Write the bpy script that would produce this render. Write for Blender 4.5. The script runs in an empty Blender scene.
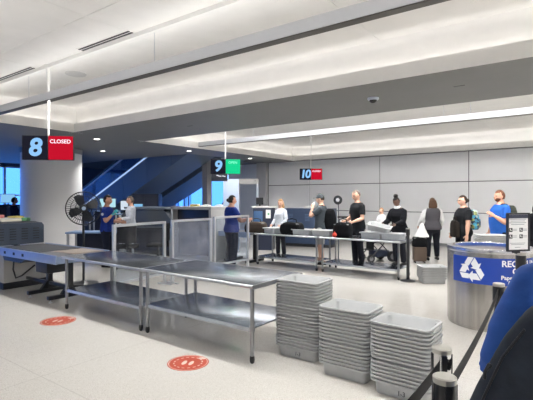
import bpy, bmesh, math, random
from mathutils import Vector, Matrix, Euler
random.seed(7)
PI = math.pi
S = bpy.context.scene
COL = S.collection
TH = math.radians(36)
CT, ST = math.cos(TH), math.sin(TH)
F = 430.0
EYE = 1.6

# ---------------------------------------------------------------- plan helpers
def cw(x, d):
    """metres to the right of / ahead of the standpoint -> room plan (u, v)"""
    return (CT*x - ST*d, ST*x + CT*d)
def at(px, d):
    return cw((px-266.5)/F*d, d)
def heading(dx, dd):
    du, dv = cw(dx, dd)
    return math.atan2(-du, dv)

# ---------------------------------------------------------------- materials
MATS = {}
def mat(name, col, rough=0.5, metal=0.0, noise=0.0, scale=20.0, emit=None, estr=1.0, spec=0.5, bump=0.0, aniso=None):
    if name in MATS: return MATS[name]
    m = bpy.data.materials.new(name); m.use_nodes = True
    nt = m.node_tree; b = nt.nodes['Principled BSDF']
    c = (*col, 1)
    b.inputs['Base Color'].default_value = c
    b.inputs['Roughness'].default_value = rough
    b.inputs['Metallic'].default_value = metal
    b.inputs['Specular IOR Level'].default_value = spec
    if emit is not None:
        b.inputs['Emission Color'].default_value = (*emit, 1)
        b.inputs['Emission Strength'].default_value = estr
    if noise or bump or aniso:
        tc = nt.nodes.new('ShaderNodeTexCoord')
        mp = nt.nodes.new('ShaderNodeMapping')
        nt.links.new(tc.outputs['Object'], mp.inputs['Vector'])
        if aniso: mp.inputs['Scale'].default_value = aniso
        n = nt.nodes.new('ShaderNodeTexNoise'); n.inputs['Scale'].default_value = scale
        n.inputs['Detail'].default_value = 3
        nt.links.new(mp.outputs['Vector'], n.inputs['Vector'])
        if noise:
            r = nt.nodes.new('ShaderNodeValToRGB')
            r.color_ramp.elements[0].position = 0.3; r.color_ramp.elements[1].position = 0.7
            r.color_ramp.elements[0].color = (*[max(0, x*(1-noise)) for x in col], 1)
            r.color_ramp.elements[1].color = (*[min(1, x*(1+noise)) for x in col], 1)
            nt.links.new(n.outputs['Fac'], r.inputs['Fac'])
            nt.links.new(r.outputs['Color'], b.inputs['Base Color'])
        if bump:
            bp = nt.nodes.new('ShaderNodeBump'); bp.inputs['Strength'].default_value = bump
            bp.inputs['Distance'].default_value = 0.01
            nt.links.new(n.outputs['Fac'], bp.inputs['Height'])
            nt.links.new(bp.outputs['Normal'], b.inputs['Normal'])
    MATS[name] = m
    return m

def glow(name, col, s):
    if name in MATS: return MATS[name]
    m = bpy.data.materials.new(name); m.use_nodes = True
    nt = m.node_tree; nt.nodes.remove(nt.nodes['Principled BSDF'])
    e = nt.nodes.new('ShaderNodeEmission'); e.inputs[0].default_value = (*col, 1); e.inputs[1].default_value = s
    nt.links.new(e.outputs[0], nt.nodes['Material Output'].inputs[0]); MATS[name] = m
    return m

def clear(name, tint, gloss=0.08, haze=0.0, hazecol=(.8, .8, .85), noisy=False):
    if name in MATS: return MATS[name]
    m = bpy.data.materials.new(name); m.use_nodes = True
    nt = m.node_tree; nt.nodes.remove(nt.nodes['Principled BSDF'])
    t = nt.nodes.new('ShaderNodeBsdfTransparent'); t.inputs[0].default_value = (*tint, 1)
    g = nt.nodes.new('ShaderNodeBsdfGlossy'); g.inputs['Roughness'].default_value = 0.03
    lw = nt.nodes.new('ShaderNodeLayerWeight'); lw.inputs[0].default_value = .5
    pw = nt.nodes.new('ShaderNodeMath'); pw.operation = 'POWER'; pw.inputs[1].default_value = 4; nt.links.new(lw.outputs['Facing'], pw.inputs[0])
    fr = nt.nodes.new('ShaderNodeMath'); fr.operation = 'MULTIPLY_ADD'; fr.inputs[1].default_value = .4; fr.inputs[2].default_value = .03; nt.links.new(pw.outputs[0], fr.inputs[0])
    mx = nt.nodes.new('ShaderNodeMixShader')
    nt.links.new(fr.outputs[0], mx.inputs[0]); nt.links.new(t.outputs[0], mx.inputs[1]); nt.links.new(g.outputs[0], mx.inputs[2])
    out = mx
    if haze:
        d = nt.nodes.new('ShaderNodeBsdfDiffuse'); d.inputs[0].default_value = (*hazecol, 1)
        m2 = nt.nodes.new('ShaderNodeMixShader'); m2.inputs[0].default_value = haze
        if noisy:
            tc = nt.nodes.new('ShaderNodeTexCoord'); n = nt.nodes.new('ShaderNodeTexNoise'); n.inputs['Scale'].default_value = 3.5
            n.inputs['Detail'].default_value = 4
            nt.links.new(tc.outputs['Object'], n.inputs['Vector'])
            mr = nt.nodes.new('ShaderNodeMapRange'); mr.inputs[1].default_value = .35; mr.inputs[2].default_value = .7
            mr.inputs[3].default_value = haze*.55; mr.inputs[4].default_value = haze*1.5
            nt.links.new(n.outputs['Fac'], mr.inputs[0]); nt.links.new(mr.outputs[0], m2.inputs[0])
        nt.links.new(mx.outputs[0], m2.inputs[1]); nt.links.new(d.outputs[0], m2.inputs[2]); out = m2
    nt.links.new(out.outputs[0], nt.nodes['Material Output'].inputs[0]); MATS[name] = m
    return m

# ---------------------------------------------------------------- mesh helpers
def V(*a): return Vector(a)
def bx(bm, c, s, rot=None, bev=0.0, seg=2):
    vs = []
    for x in (-.5, .5):
        for y in (-.5, .5):
            for z in (-.5, .5):
                p = Vector((x*s[0], y*s[1], z*s[2]))
                if rot is not None: p = rot @ p
                vs.append(bm.verts.new(p + Vector(c)))
    q = [(0,1,3,2), (4,6,7,5), (0,4,5,1), (2,3,7,6), (0,2,6,4), (1,5,7,3)]
    fs = [bm.faces.new([vs[i] for i in f]) for f in q]
    if bev:
        es = list({e for f in fs for e in f.edges})
        bmesh.ops.bevel(bm, geom=es, offset=bev, segments=seg, affect='EDGES', profile=.6)
def bb(bm, lo, hi, bev=0.0):
    bx(bm, [(lo[i]+hi[i])/2 for i in range(3)], [hi[i]-lo[i] for i in range(3)], None, bev)
def loft(bm, rings, cap=True):
    R = [[bm.verts.new(p) for p in r] for r in rings]
    n = len(R[0])
    for a, b in zip(R, R[1:]):
        for i in range(n):
            bm.faces.new((a[i], a[(i+1) % n], b[(i+1) % n], b[i]))
    if cap:
        bm.faces.new(list(reversed(R[0]))); bm.faces.new(R[-1])
def tube(bm, pts, rad, n=10, cap=True, sq=1.0):
    pts = [Vector(p) for p in pts]
    if not isinstance(rad, (list, tuple)): rad = [rad]*len(pts)
    up = None; rings = []
    for i, p in enumerate(pts):
        t = (pts[min(i+1, len(pts)-1)] - pts[max(i-1, 0)]).normalized()
        if up is None:
            ref = Vector((0, 0, 1)) if abs(t.z) < .9 else Vector((1, 0, 0))
            up = (ref - t*ref.dot(t)).normalized()
        else:
            up = (up - t*up.dot(t)).normalized()
        sd = t.cross(up)
        rings.append([p + (up*math.cos(2*PI*k/n)*sq + sd*math.sin(2*PI*k/n))*rad[i] for k in range(n)])
    loft(bm, rings, cap)
def ering(c, rx, ry, n=20, ex=1.0):
    out = []
    for k in range(n):
        a = 2*PI*k/n; ca, sa = math.cos(a), math.sin(a)
        out.append(Vector((c[0]+rx*math.copysign(abs(ca)**ex, ca), c[1]+ry*math.copysign(abs(sa)**ex, sa), c[2])))
    return out
def rrect(hx, hy, r, z, n=5):
    out = []
    for (sx, sy, a0) in ((1, 1, 0), (-1, 1, PI/2), (-1, -1, PI), (1, -1, 1.5*PI)):
        for k in range(n+1):
            a = a0 + PI/2*k/n
            out.append(Vector((sx*(hx-r)+r*math.cos(a), sy*(hy-r)+r*math.sin(a), z)))
    return out
def ball(bm, c, r, seg=16, rings=10, rot=None):
    r = (r, r, r) if not isinstance(r, (tuple, list)) else r
    vs0 = bmesh.ops.create_uvsphere(bm, u_segments=seg, v_segments=rings, radius=1)['verts']
    for v in vs0:
        p = Vector((v.co.x*r[0], v.co.y*r[1], v.co.z*r[2]))
        if rot is not None: p = rot @ p
        v.co = p + Vector(c)
    return vs0
def lathe(bm, prof, c=(0, 0, 0), n=32, cap=True):
    loft(bm, [[Vector((c[0]+r*math.cos(2*PI*k/n), c[1]+r*math.sin(2*PI*k/n), c[2]+z)) for k in range(n)] for r, z in prof], cap)
def prism(bm, poly, depth_vec):
    a = [bm.verts.new(Vector(p)) for p in poly]; d = Vector(depth_vec)
    b = [bm.verts.new(Vector(p)+d) for p in poly]; n = len(a)
    bm.faces.new(list(reversed(a))); bm.faces.new(b)
    for i in range(n): bm.faces.new((a[i], a[(i+1) % n], b[(i+1) % n], b[i]))
def finish(bm, name, mats, angle=35, smooth=True):
    bmesh.ops.recalc_face_normals(bm, faces=bm.faces[:])
    if smooth:
        for f in bm.faces: f.smooth = True
        lim = math.radians(angle)
        for e in bm.edges:
            if len(e.link_faces) == 2 and e.calc_face_angle(0) > lim: e.smooth = False
    me = bpy.data.meshes.new(name); bm.to_mesh(me); bm.free()
    for m in (mats if isinstance(mats, (list, tuple)) else [mats]): me.materials.append(m)
    return me
def link(name, me, parent=None, label=None):
    o = bpy.data.objects.new(name, me); COL.objects.link(o)
    if parent is not None: o.parent = parent
    if label: o['label'] = label
    return o
def obj(name, bm, m, parent=None, label=None, angle=35, smooth=True):
    return link(name, finish(bm, name, m, angle, smooth), parent, label)
def B(): return bmesh.new()
def tag(o, label, cat, group=None, loc=None, rz=None):
    o['label'] = label; o['category'] = cat
    if group: o['group'] = group
    if loc is not None: o.location = loc
    if rz is not None: o.rotation_euler = (0, 0, rz)
    return o
def thing(name, label, cat, loc=(0, 0, 0), rz=0.0, group=None):
    o = bpy.data.objects.new(name, None); COL.objects.link(o)
    o.empty_display_size = .1
    return tag(o, label, cat, group, loc, rz)
def struct(name, bm, m, smooth=False):
    o = obj(name, bm, m, None, None, 35, smooth); o['kind'] = 'structure'; return o
def copy_tree(o, parent=None):
    c = o.copy(); COL.objects.link(c)
    if parent is not None: c.parent = parent
    for ch in list(o.children): copy_tree(ch, c)
    return c
def text_mesh(body, size, ext=.002, bold=.0, align='CENTER', spacing=1.0, shear=0.0):
    cu = bpy.data.curves.new('lettering', 'FONT'); cu.body = body; cu.size = size; cu.extrude = ext; cu.offset = bold
    cu.align_x = align; cu.align_y = 'CENTER'; cu.space_character = spacing; cu.shear = shear; cu.resolution_u = 4
    o = bpy.data.objects.new('lettering', cu); COL.objects.link(o)
    dg = bpy.context.evaluated_depsgraph_get()
    me = bpy.data.meshes.new_from_object(o.evaluated_get(dg))
    bpy.data.objects.remove(o); bpy.data.curves.remove(cu)
    return me
def remesh(bm, voxel, smooth=3, fac=.5):
    me = bpy.data.meshes.new('tmp'); bmesh.ops.recalc_face_normals(bm, faces=bm.faces[:]); bm.to_mesh(me); bm.free()
    o = bpy.data.objects.new('tmp', me); COL.objects.link(o)
    md = o.modifiers.new('r', 'REMESH'); md.mode = 'VOXEL'; md.voxel_size = voxel; md.use_smooth_shade = True
    if smooth:
        sm = o.modifiers.new('s', 'SMOOTH'); sm.iterations = smooth; sm.factor = fac
    dg = bpy.context.evaluated_depsgraph_get()
    out = bpy.data.meshes.new_from_object(o.evaluated_get(dg))
    bpy.data.objects.remove(o); bpy.data.meshes.remove(me)
    for p in out.polygons: p.use_smooth = True
    return out

# ---------------------------------------------------------------- common materials
WHITE = mat('white_paint', (.78, .77, .75), .6)
CEILW = mat('ceiling_white', (.80, .785, .76), .55, noise=.03, scale=3)
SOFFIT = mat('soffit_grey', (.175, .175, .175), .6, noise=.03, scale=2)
STEEL = mat('stainless', (.46, .50, .56), .22, 1.0, noise=.08, scale=6, aniso=(1, 8, 1))
STEELEDGE = mat('rolled_steel', (.56, .57, .60), .28, 1.0)
STEELLEG = mat('leg_steel', (.30, .305, .315), .3, 1.0)
ALU = mat('aluminium', (.58, .60, .63), .4, .75)
CHROME = mat('chrome', (.75, .75, .76), .12, 1.0)
BLACK = mat('black_rubber', (.012, .012, .014), .55)
BLACKP = mat('black_plastic', (.014, .015, .018), .35)
NAVY = mat('navy_panel', (.035, .06, .12), .45)
DNAVY = mat('dark_navy', (.015, .022, .05), .5)
BIN = mat('bin_grey', (.43, .44, .445), .42, noise=.05, scale=9)
BINRIM = mat('bin_rim_grey', (.50, .505, .51), .4)
XRAY = mat('machine_blue_grey', (.040, .055, .085), .45)
MBEIGE = mat('machine_beige', (.42, .41, .40), .5)
SKIN = mat('skin_light', (.58, .34, .24), .5)
SKINR = mat('skin_ruddy', (.52, .27, .18), .5)
SKIND = mat('skin_dark', (.085, .042, .028), .45)
EYE_M = mat('eye_dark', (.03, .02, .018), .3)
LIP_M = mat('lip', (.40, .15, .12), .45)
FABB = mat('black_cloth', (.006, .0065, .008), .9, noise=.3, scale=40, bump=.2, spec=.15)
FABN = mat('navy_cloth', (.009, .014, .036), .9, noise=.3, scale=40, bump=.2, spec=.15)

# ================================================================ ROOM
U0, U1, V0, V1, ZC, ZT = -20.0, 7.0, -7.0, 14.9, 3.1, 3.65

def floor_material():
    m = bpy.data.materials.new('terrazzo'); m.use_nodes = True
    nt = m.node_tree; b = nt.nodes['Principled BSDF']; L = nt.links.new
    tc = nt.nodes.new('ShaderNodeTexCoord')
    big = nt.nodes.new('ShaderNodeTexNoise'); big.inputs['Scale'].default_value = .5; big.inputs['Detail'].default_value = 2
    L(tc.outputs['Object'], big.inputs['Vector'])
    r0 = nt.nodes.new('ShaderNodeValToRGB')
    r0.color_ramp.elements[0].position = .3; r0.color_ramp.elements[1].position = .75
    r0.color_ramp.elements[0].color = (.62, .595, .55, 1); r0.color_ramp.elements[1].color = (.70, .675, .63, 1)
    L(big.outputs['Fac'], r0.inputs['Fac'])
    cur = r0.outputs['Color']
    for sc_, thr, col in ((110, .36, (.36, .33, .29, 1)), (70, .35, (.80, .78, .73, 1)), (55, .27, (.40, .35, .29, 1))):
        vo = nt.nodes.new('ShaderNodeTexVoronoi'); vo.inputs['Scale'].default_value = sc_
        L(tc.outputs['Object'], vo.inputs['Vector'])
        lt = nt.nodes.new('ShaderNodeMath'); lt.operation = 'LESS_THAN'; lt.inputs[1].default_value = thr*.75
        L(vo.outputs['Distance'], lt.inputs[0])
        ml = nt.nodes.new('ShaderNodeMath'); ml.operation = 'MULTIPLY'; ml.inputs[1].default_value = .55
        L(lt.outputs[0], ml.inputs[0])
        mx = nt.nodes.new('ShaderNodeMixRGB'); mx.inputs[2].default_value = col
        L(ml.outputs[0], mx.inputs[0]); L(cur, mx.inputs[1]); cur = mx.outputs[0]
    # thin divider strips of the terrazzo bays
    sp = nt.nodes.new('ShaderNodeSeparateXYZ'); L(tc.outputs['Object'], sp.inputs[0])
    prev = None
    for ax, per, off in ((0, 3.0, .9), (1, 2.2, .28)):
        a = nt.nodes.new('ShaderNodeMath'); a.operation = 'ADD'; a.inputs[1].default_value = 66+off; L(sp.outputs[ax], a.inputs[0])
        md = nt.nodes.new('ShaderNodeMath'); md.operation = 'MODULO'; md.inputs[1].default_value = per; L(a.outputs[0], md.inputs[0])
        lt = nt.nodes.new('ShaderNodeMath'); lt.operation = 'LESS_THAN'; lt.inputs[1].default_value = .010; L(md.outputs[0], lt.inputs[0])
        if prev is None: prev = lt
        else:
            mm = nt.nodes.new('ShaderNodeMath'); mm.operation = 'MAXIMUM'; L(prev.outputs[0], mm.inputs[0]); L(lt.outputs[0], mm.inputs[1]); prev = mm
    ml = nt.nodes.new('ShaderNodeMath'); ml.operation = 'MULTIPLY'; ml.inputs[1].default_value = .28; L(prev.outputs[0], ml.inputs[0])
    mx = nt.nodes.new('ShaderNodeMixRGB'); mx.inputs[2].default_value = (.30, .28, .25, 1)
    L(ml.outputs[0], mx.inputs[0]); L(cur, mx.inputs[1])
    L(mx.outputs[0], b.inputs['Base Color'])
    b.inputs['Roughness'].default_value = .10; b.inputs['Specular IOR Level'].default_value = .5
    return m
fl = B(); bb(fl, (U0-2, V0-1, -.12), (U1+1, V1+1, 0)); struct('floor', fl, floor_material())

# --- ceiling: grey soffits, two lit recesses, plus an unseen one added for its light
TRAYS = [(-9.3, U1, 1.42, 5.35), (-9.3, U1, 7.3, 14.62), (-9.3, U1, -5.2, -.6)]
ESC_HOLE = (-19.6, -10.7, 10.3, 13.9)
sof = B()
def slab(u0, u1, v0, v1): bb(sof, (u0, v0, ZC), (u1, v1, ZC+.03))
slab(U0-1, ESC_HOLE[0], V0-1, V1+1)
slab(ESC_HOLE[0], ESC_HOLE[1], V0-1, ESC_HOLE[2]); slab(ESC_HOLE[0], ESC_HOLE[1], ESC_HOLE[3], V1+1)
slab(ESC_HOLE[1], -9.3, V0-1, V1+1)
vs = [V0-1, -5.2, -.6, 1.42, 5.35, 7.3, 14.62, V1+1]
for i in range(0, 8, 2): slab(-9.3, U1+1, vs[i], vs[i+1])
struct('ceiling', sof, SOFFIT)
shaft = B()
for lo, hi in (((ESC_HOLE[0]-.1, ESC_HOLE[2]-.1, ZC+.03), (ESC_HOLE[0], ESC_HOLE[3]+.1, 5.5)), ((ESC_HOLE[1], ESC_HOLE[2]-.1, ZC+.03), (ESC_HOLE[1]+.1, ESC_HOLE[3]+.1, 5.5)),
               ((ESC_HOLE[0], ESC_HOLE[2]-.1, ZC+.03), (ESC_HOLE[1], ESC_HOLE[2], 5.5)), ((ESC_HOLE[0], ESC_HOLE[3], ZC+.03), (ESC_HOLE[1], ESC_HOLE[3]+.1, 5.5)),
               ((ESC_HOLE[0], ESC_HOLE[2], 5.5), (ESC_HOLE[1], ESC_HOLE[3], 5.6))): bb(shaft, lo, hi)
struct('wall_shaft', shaft, SOFFIT)

LED = glow('cove_led', (1.0, .98, .955), 4.3)
def tray(k, u0, u1, v0, v1):
    # recessed ceiling panel; seams are narrow gaps between boards
    up = B(); g = .006
    if k == 1: vl = [v0-.14, 2.73, 3.44, 4.55, v1+.14]
    else: vl = [v0-.14] + [v0+(v1-v0)*i/4 for i in (1, 2, 3)] + [v1+.14]
    ul = [u0-.14] + [u0+2.4*i for i in range(1, 7)] + [u1]
    for a in range(len(vl)-1):
        for b_ in range(len(ul)-1):
            bb(up, (ul[b_]+g/2, vl[a]+g/2, ZT), (ul[b_+1]-g/2, vl[a+1]-g/2, ZT+.03))
    bb(up, (u0-.3, v0-.3, ZT+.035), (u1, v1+.3, ZT+.06))
    struct('ceiling_recess', up, CEILW)
    # fascia, light ledge and coved wall round three sides
    prof = [(.006, ZC-.003), (.006, ZC+.185), (-.02, ZC+.185), (-.02, ZC+.06), (-.15, ZC+.06)]
    curve = [(-.15 + .0, ZC+.06), (-.152, ZC+.25), (-.15, ZC+.38), (-.135, ZC+.46), (-.10, ZC+.52), (-.04, ZC+.56)]
    outer = [(-.07, ZC+.62), (-.25, ZC+.62), (-.25, ZC+.035), (-.001, ZC+.035), (-.001, ZC-.003)]
    poly = prof + curve[1:] + outer
    fa = B()
    def side(fn):
        r = [[fn(p[0], p[1], e) for p in poly] for e in (0, 1)]
        loft(fa, r)
    side(lambda o, z, e: Vector(((u0 + o*0 - .2) if e == 0 else u1, v1 - o, z)))
    side(lambda o, z, e: Vector(((u0 - .2) if e == 0 else u1, v0 + o, z)))
    side(lambda o, z, e: Vector((u0 + o, (v0-.2) if e == 0 else (v1+.2), z)))
    struct('trim_%d' % k, fa, CEILW, True)
    wa = B(); bb(wa, (u0+1.8, v0+.008, ZC+.05), (u1-.1, v0+.022, ZC+.15))  # unseen glowing strip added to brighten the far wall and table fronts
    t = obj('wall_wash_strip', wa, glow('wash_led_%d' % (1 if k == 2 else 0), (1.0, .995, .99), 33.0 if k == 2 else 7.0))
    tag(t, ['light strip along the viewer side of the nearer ceiling recess', 'light strip along the viewer side of the farther ceiling recess', 'light strip along the recess behind the viewer'][k-1], 'light strip')
    le = B()
    bb(le, (u0, v1+.04, ZC+.065), (u1-.05, v1+.10, ZC+.085)); bb(le, (u0, v0-.10, ZC+.065), (u1-.05, v0-.04, ZC+.085))
    bb(le, (u0-.10, v0, ZC+.065), (u0-.04, v1, ZC+.085))
    t = obj('cove_light_strip', le, LED)
    tag(t, ['long light strip hidden in the cove of the nearer ceiling recess', 'long light strip hidden in the cove of the farther ceiling recess',
            'long light strip hidden in the cove behind the viewer'][k-1], 'light strip')
for k, t in enumerate(TRAYS): tray(k+1, *t)

# hanging linear lights, lit on their upper face
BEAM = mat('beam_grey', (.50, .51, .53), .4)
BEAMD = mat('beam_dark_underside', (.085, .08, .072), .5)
UPL = glow('uplight', (1.0, .985, .965), 6.8)
def beam(v, z, label, power, u0=-9.0, u1=6.8, wires=()):
    t = thing('linear_light', label, 'hanging light', (0, v, z))
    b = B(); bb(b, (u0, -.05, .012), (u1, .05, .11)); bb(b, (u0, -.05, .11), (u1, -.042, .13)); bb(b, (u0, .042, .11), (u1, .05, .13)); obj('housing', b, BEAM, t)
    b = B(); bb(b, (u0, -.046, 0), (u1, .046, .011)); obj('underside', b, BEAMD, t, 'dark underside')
    b = B(); bb(b, (u0+.05, -.035, .111), (u1-.05, .035, .116)); obj('lamp_strip', b, UPL, t, 'lit upper face')
    l = bpy.data.lights.new('louvre_light', 'AREA'); l.shape = 'RECTANGLE'; l.size = u1-u0-.2; l.size_y = .05
    l.energy = power; l.color = (1, .99, .975); l.spread = math.radians(150)
    lo = bpy.data.objects.new('louvre_light', l); COL.objects.link(lo); lo.location = ((u0+u1)/2, v, z-.004)
    for u in wires:
        b = B(); tube(b, [(u, 0, .13), (u, 0, ZT-z)], .004, 6); obj('wire', b, ALU, t)
    return t
beam(3.42, 3.10, 'long grey linear light hung across the nearer ceiling recess', 185, wires=(-7.3, -4.16, -1.0))
beam(9.05, 3.10, 'long grey linear light hung across the farther ceiling recess', 290, wires=(-7.0, -2.2, -1.7))
beam(-2.9, 3.10, 'long grey linear light hung behind the viewer', 170)  # unseen light added to brighten the near floor and walls

# slot diffusers, rail, speaker on the recess ceiling
def slot(u0, u1, label):
    t = thing('slot_vent', label, 'vent', ((u0+u1)/2, 3.30, ZT))
    h = (u1-u0)/2
    b = B(); bb(b, (-h, -.055, -.008), (h, .055, 0)); obj('frame', b, CEILW, t)
    for k in (-.038, .010):
        b = B(); bb(b, (-h+.02, k, -.012), (h-.02, k+.030, -.0075)); obj('slot', b, BLACK, t, 'dark slot')
def on_ceiling(px, py, z):
    d = F*(z-EYE)/(198-py); return at(px, d)
a = on_ceiling(148, 37, ZT); c = on_ceiling(92, 53.5, ZT)
slot(c[0], a[0], 'long black double slot vent nearest the middle of the recess ceiling')
a = on_ceiling(46, 70, ZT); c = on_ceiling(10, 82.5, ZT)
slot(c[0], a[0], 'short black double slot vent at far end of recess ceiling')
b = B(); bb(b, (-9.2, 3.37, ZT-.05), (6.8, 3.44, ZT)); tag(obj('ceiling_rail', b, WHITE), 'thin white rail running along the nearer recess ceiling', 'rail')
p = on_ceiling(76, 74, ZT)
b = B(); lathe(b, [(.0, -.012), (.16, -.012), (.165, -.004), (.165, 0), (0, 0)], n=28, cap=False)
tag(obj('ceiling_speaker', b, mat('speaker_grille', (.62, .61, .60), .7)), 'round flat speaker in the nearer recess ceiling', 'speaker', None, (p[0], p[1], ZT))

# dome camera under the soffit
p = on_ceiling(373, 98, ZC)
t = thing('ceiling_camera', 'white dome security camera under the grey soffit', 'camera', (p[0], p[1], ZC))
b = B(); lathe(b, [(.085, 0), (.085, -.02), (.07, -.035), (.0, -.035)], n=24); obj('housing', b, mat('cam_white', (.55, .6, .68), .4), t)
b = B(); ball(b, (0, 0, -.03), (.058, .058, .05)); obj('dome', b, mat('cam_dome', (.01, .01, .012), .08), t, 'black dome')
# slim soffit diffusers
for px, py, lab in ((459, 86, 'small dark slot in the soffit right of the dome camera'), (190, 126, 'small dark slot in the soffit near the left corner')):
    p = on_ceiling(px, py, ZC)
    b = B(); bb(b, (-.07, -.012, -.004), (.07, .012, 0)); tag(obj('ceiling_vent', b, BLACK), lab, 'vent', None, (p[0], p[1], ZC))
# downlights
DL = glow('downlight_lens', (1.0, .95, .88), 9.0)
for px, py, lab in ((97, 139, 'round downlight above the standing fan, nearer of two'), (103, 151, 'round downlight above the escalator, farther of two'),
                    (189, 151, 'round downlight left of the lane 9 sign'), (250, 158.3, 'round downlight right of the lane 9 sign')):
    p = on_ceiling(px, py, ZC)
    t = thing('downlight', lab, 'ceiling light', (p[0], p[1], ZC))
    b = B(); lathe(b, [(.10, 0), (.10, -.008), (.075, -.010), (.075, 0)], n=24, cap=False); obj('trim_ring', b, WHITE, t)
    b = B(); lathe(b, [(0, -.004), (.075, -.004), (.075, -.001), (0, -.001)], n=24, cap=False); obj('lens', b, DL, t, 'lit lens')
    l = bpy.data.lights.new('downlight_lamp', 'SPOT'); l.energy = 170; l.spot_size = math.radians(125); l.spot_blend = .6; l.shadow_soft_size = .07; l.color = (1, .97, .93)
    lo = bpy.data.objects.new('downlight_lamp', l); COL.objects.link(lo); lo.location = (p[0], p[1], ZC-.02)

# --- walls
WP = mat('wall_panel', (.85, .855, .87), .42, noise=.02, scale=1.5)
JOINT = mat('joint_dark', (.10, .105, .115), .6)
b = B(); bb(b, (-10.75, V1+.03, 0), (U1+1, V1+.25, ZC+.6)); struct('wall_far', b, JOINT)
b = B()
us = [-10.72, -8.72, -5.8, -2.85, .15, 3.15, 6.15, U1]
zs = [.09, 1.12, 2.13, ZC]
for i in range(len(us)-1):
    for j in range(3):
        bb(b, (us[i]+.014, V1, zs[j]+.013), (us[i+1]-.014, V1+.031, zs[j+1]-.013))
struct('wall_cladding', b, WP)
b = B(); bb(b, (-10.75, V1-.012, 0), (U1, V1+.03, .09)); struct('baseboard_far', b, mat('base_grey', (.25, .25, .26), .5))
# beyond the cladding: a shallow return, bright bay and glazed entrance
PALE = mat('pale_bay', (.66, .70, .76), .45)
b = B(); bb(b, (-11.25, V1-.15, 0), (-10.75, V1+.3, ZC)); struct('pillar_far', b, mat('pillar_beige', (.52, .52, .53), .5))
b = B(); bb(b, (-13.2, V1+.25, 0), (-11.25, V1+.45, ZC)); struct('wall_bay', b, PALE)
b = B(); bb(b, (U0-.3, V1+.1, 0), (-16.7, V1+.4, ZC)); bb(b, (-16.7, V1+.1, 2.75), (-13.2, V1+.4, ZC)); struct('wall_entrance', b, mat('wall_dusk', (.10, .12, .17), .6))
b = B()
for u in (-16.7, -16.05, -15.75, -14.7, -13.3): bb(b, (u-.05, V1+.15, 0), (u+.05, V1+.3, 2.75))
bb(b, (-15.75, V1+.16, 1.05), (-13.2, V1+.28, 1.13)); bb(b, (-16.7, V1+.15, 2.68), (-13.2, V1+.3, 2.75))
struct('window_2', b, ALU)
GL = clear('window_glass', (.24, .35, .52), haze=.0)
b = B(); bb(b, (-16.7, V1+.21, .0), (-13.25, V1+.225, 2.7)); struct('window_3', b, GL)
# left wall with a run of windows
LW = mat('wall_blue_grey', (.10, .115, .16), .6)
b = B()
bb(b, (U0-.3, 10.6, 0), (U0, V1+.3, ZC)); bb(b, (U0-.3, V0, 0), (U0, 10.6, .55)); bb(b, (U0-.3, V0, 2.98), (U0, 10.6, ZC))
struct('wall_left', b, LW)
b = B()
vv = V0
while vv < 10.7: bb(b, (U0-.2, vv-.04, .55), (U0-.08, vv+.04, 2.98)); vv += 1.1
for z in (.57, 1.72, 2.95): bb(b, (U0-.2, V0, z-.03), (U0-.08, 10.6, z+.03))
struct('window_1', b, ALU)
b = B(); bb(b, (U0-.15, V0, .55), (U0-.135, 10.6, 2.98)); struct('window_4', b, GL)
b = B(); bb(b, (U0-.3, V0-.3, 0), (U1+.3, V0, ZC)); struct('wall_near', b, WP)
b = B(); bb(b, (U1, V0, 0), (U1+.3, V1+.3, ZC+.7)); struct('wall_right', b, WP)
# round column
c = at(52, 13.3)
b = B(); lathe(b, [(.86, 0), (.86, 1.62)], (c[0], c[1], 0), 64); lathe(b, [(.86, 1.645), (.86, ZC)], (c[0], c[1], 0), 64); lathe(b, [(.845, 1.6), (.845, 1.66)], (c[0], c[1], 0), 64)
struct('column', b, mat('column_paint', (.74, .74, .75), .3), True)
b = B(); lathe(b, [(.88, 0), (.88, .12)], (c[0], c[1], 0), 64); lathe(b, [(.875, 2.95), (.875, ZC)], (c[0], c[1], 0), 64); struct('trim_4', b, mat('column_ring', (.25, .26, .28), .4), True)


# ================================================================ SCREENING BINS
BL, BW, BH, BP = .49, .375, .125, .0307
def bin_bm():
    b = B()
    R = lambda hx, hy, r, z: rrect(hx, hy, r, z)
    loft(b, [R(.202, .145, .035, 0), R(.206, .149, .04, .004), R(.216, .158, .042, BH-.019), R(.243, .185, .05, BH-.019), R(.246, .188, .05, BH-.016),
             R(.246, .188, .05, BH-.003), R(.242, .184, .05, BH), R(.231, .173, .045, BH), R(.227, .169, .045, BH-.008), R(.213, .155, .042, BH-.019),
             R(.204, .147, .04, .010), R(.200, .143, .035, .007)])
    return b
BIN_ME = finish(bin_bm(), 'screening_bin', BIN, 50)
def handle_bm(s):
    b = B(); bx(b, (s*.2375, 0, BH-.034), (.012, .13, .026), None, .004); return b
HANDLE_ME = [finish(handle_bm(s), 'hand_grip', BINRIM, 40) for s in (-1, 1)]
MARK_ME = text_mesh('1-3', .05, .0006, .001)
MARK_ME.materials.append(mat('bin_mark', (.10, .11, .12), .6))
def new_bin(label, loc, rz, group, full=True, rot=None):
    o = link('screening_bin', BIN_ME); tag(o, label, 'bin', group, loc, rz)
    if rot is not None: o.rotation_euler = rot
    if full:
        for h_ in HANDLE_ME: link('hand_grip', h_, o)
    return o
ORD = ['topmost', 'second', 'third', 'fourth', 'fifth', 'sixth', 'seventh', 'eighth', 'ninth', 'tenth', 'eleventh', 'twelfth', 'thirteenth', 'fourteenth',
       'fifteenth', 'sixteenth', 'seventeenth', 'eighteenth', 'nineteenth', 'twentieth', 'twenty-first', 'twenty-second', 'twenty-third', 'twenty-fourth', 'twenty-fifth', 'twenty-sixth', 'twenty-seventh', 'twenty-eighth']
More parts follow.
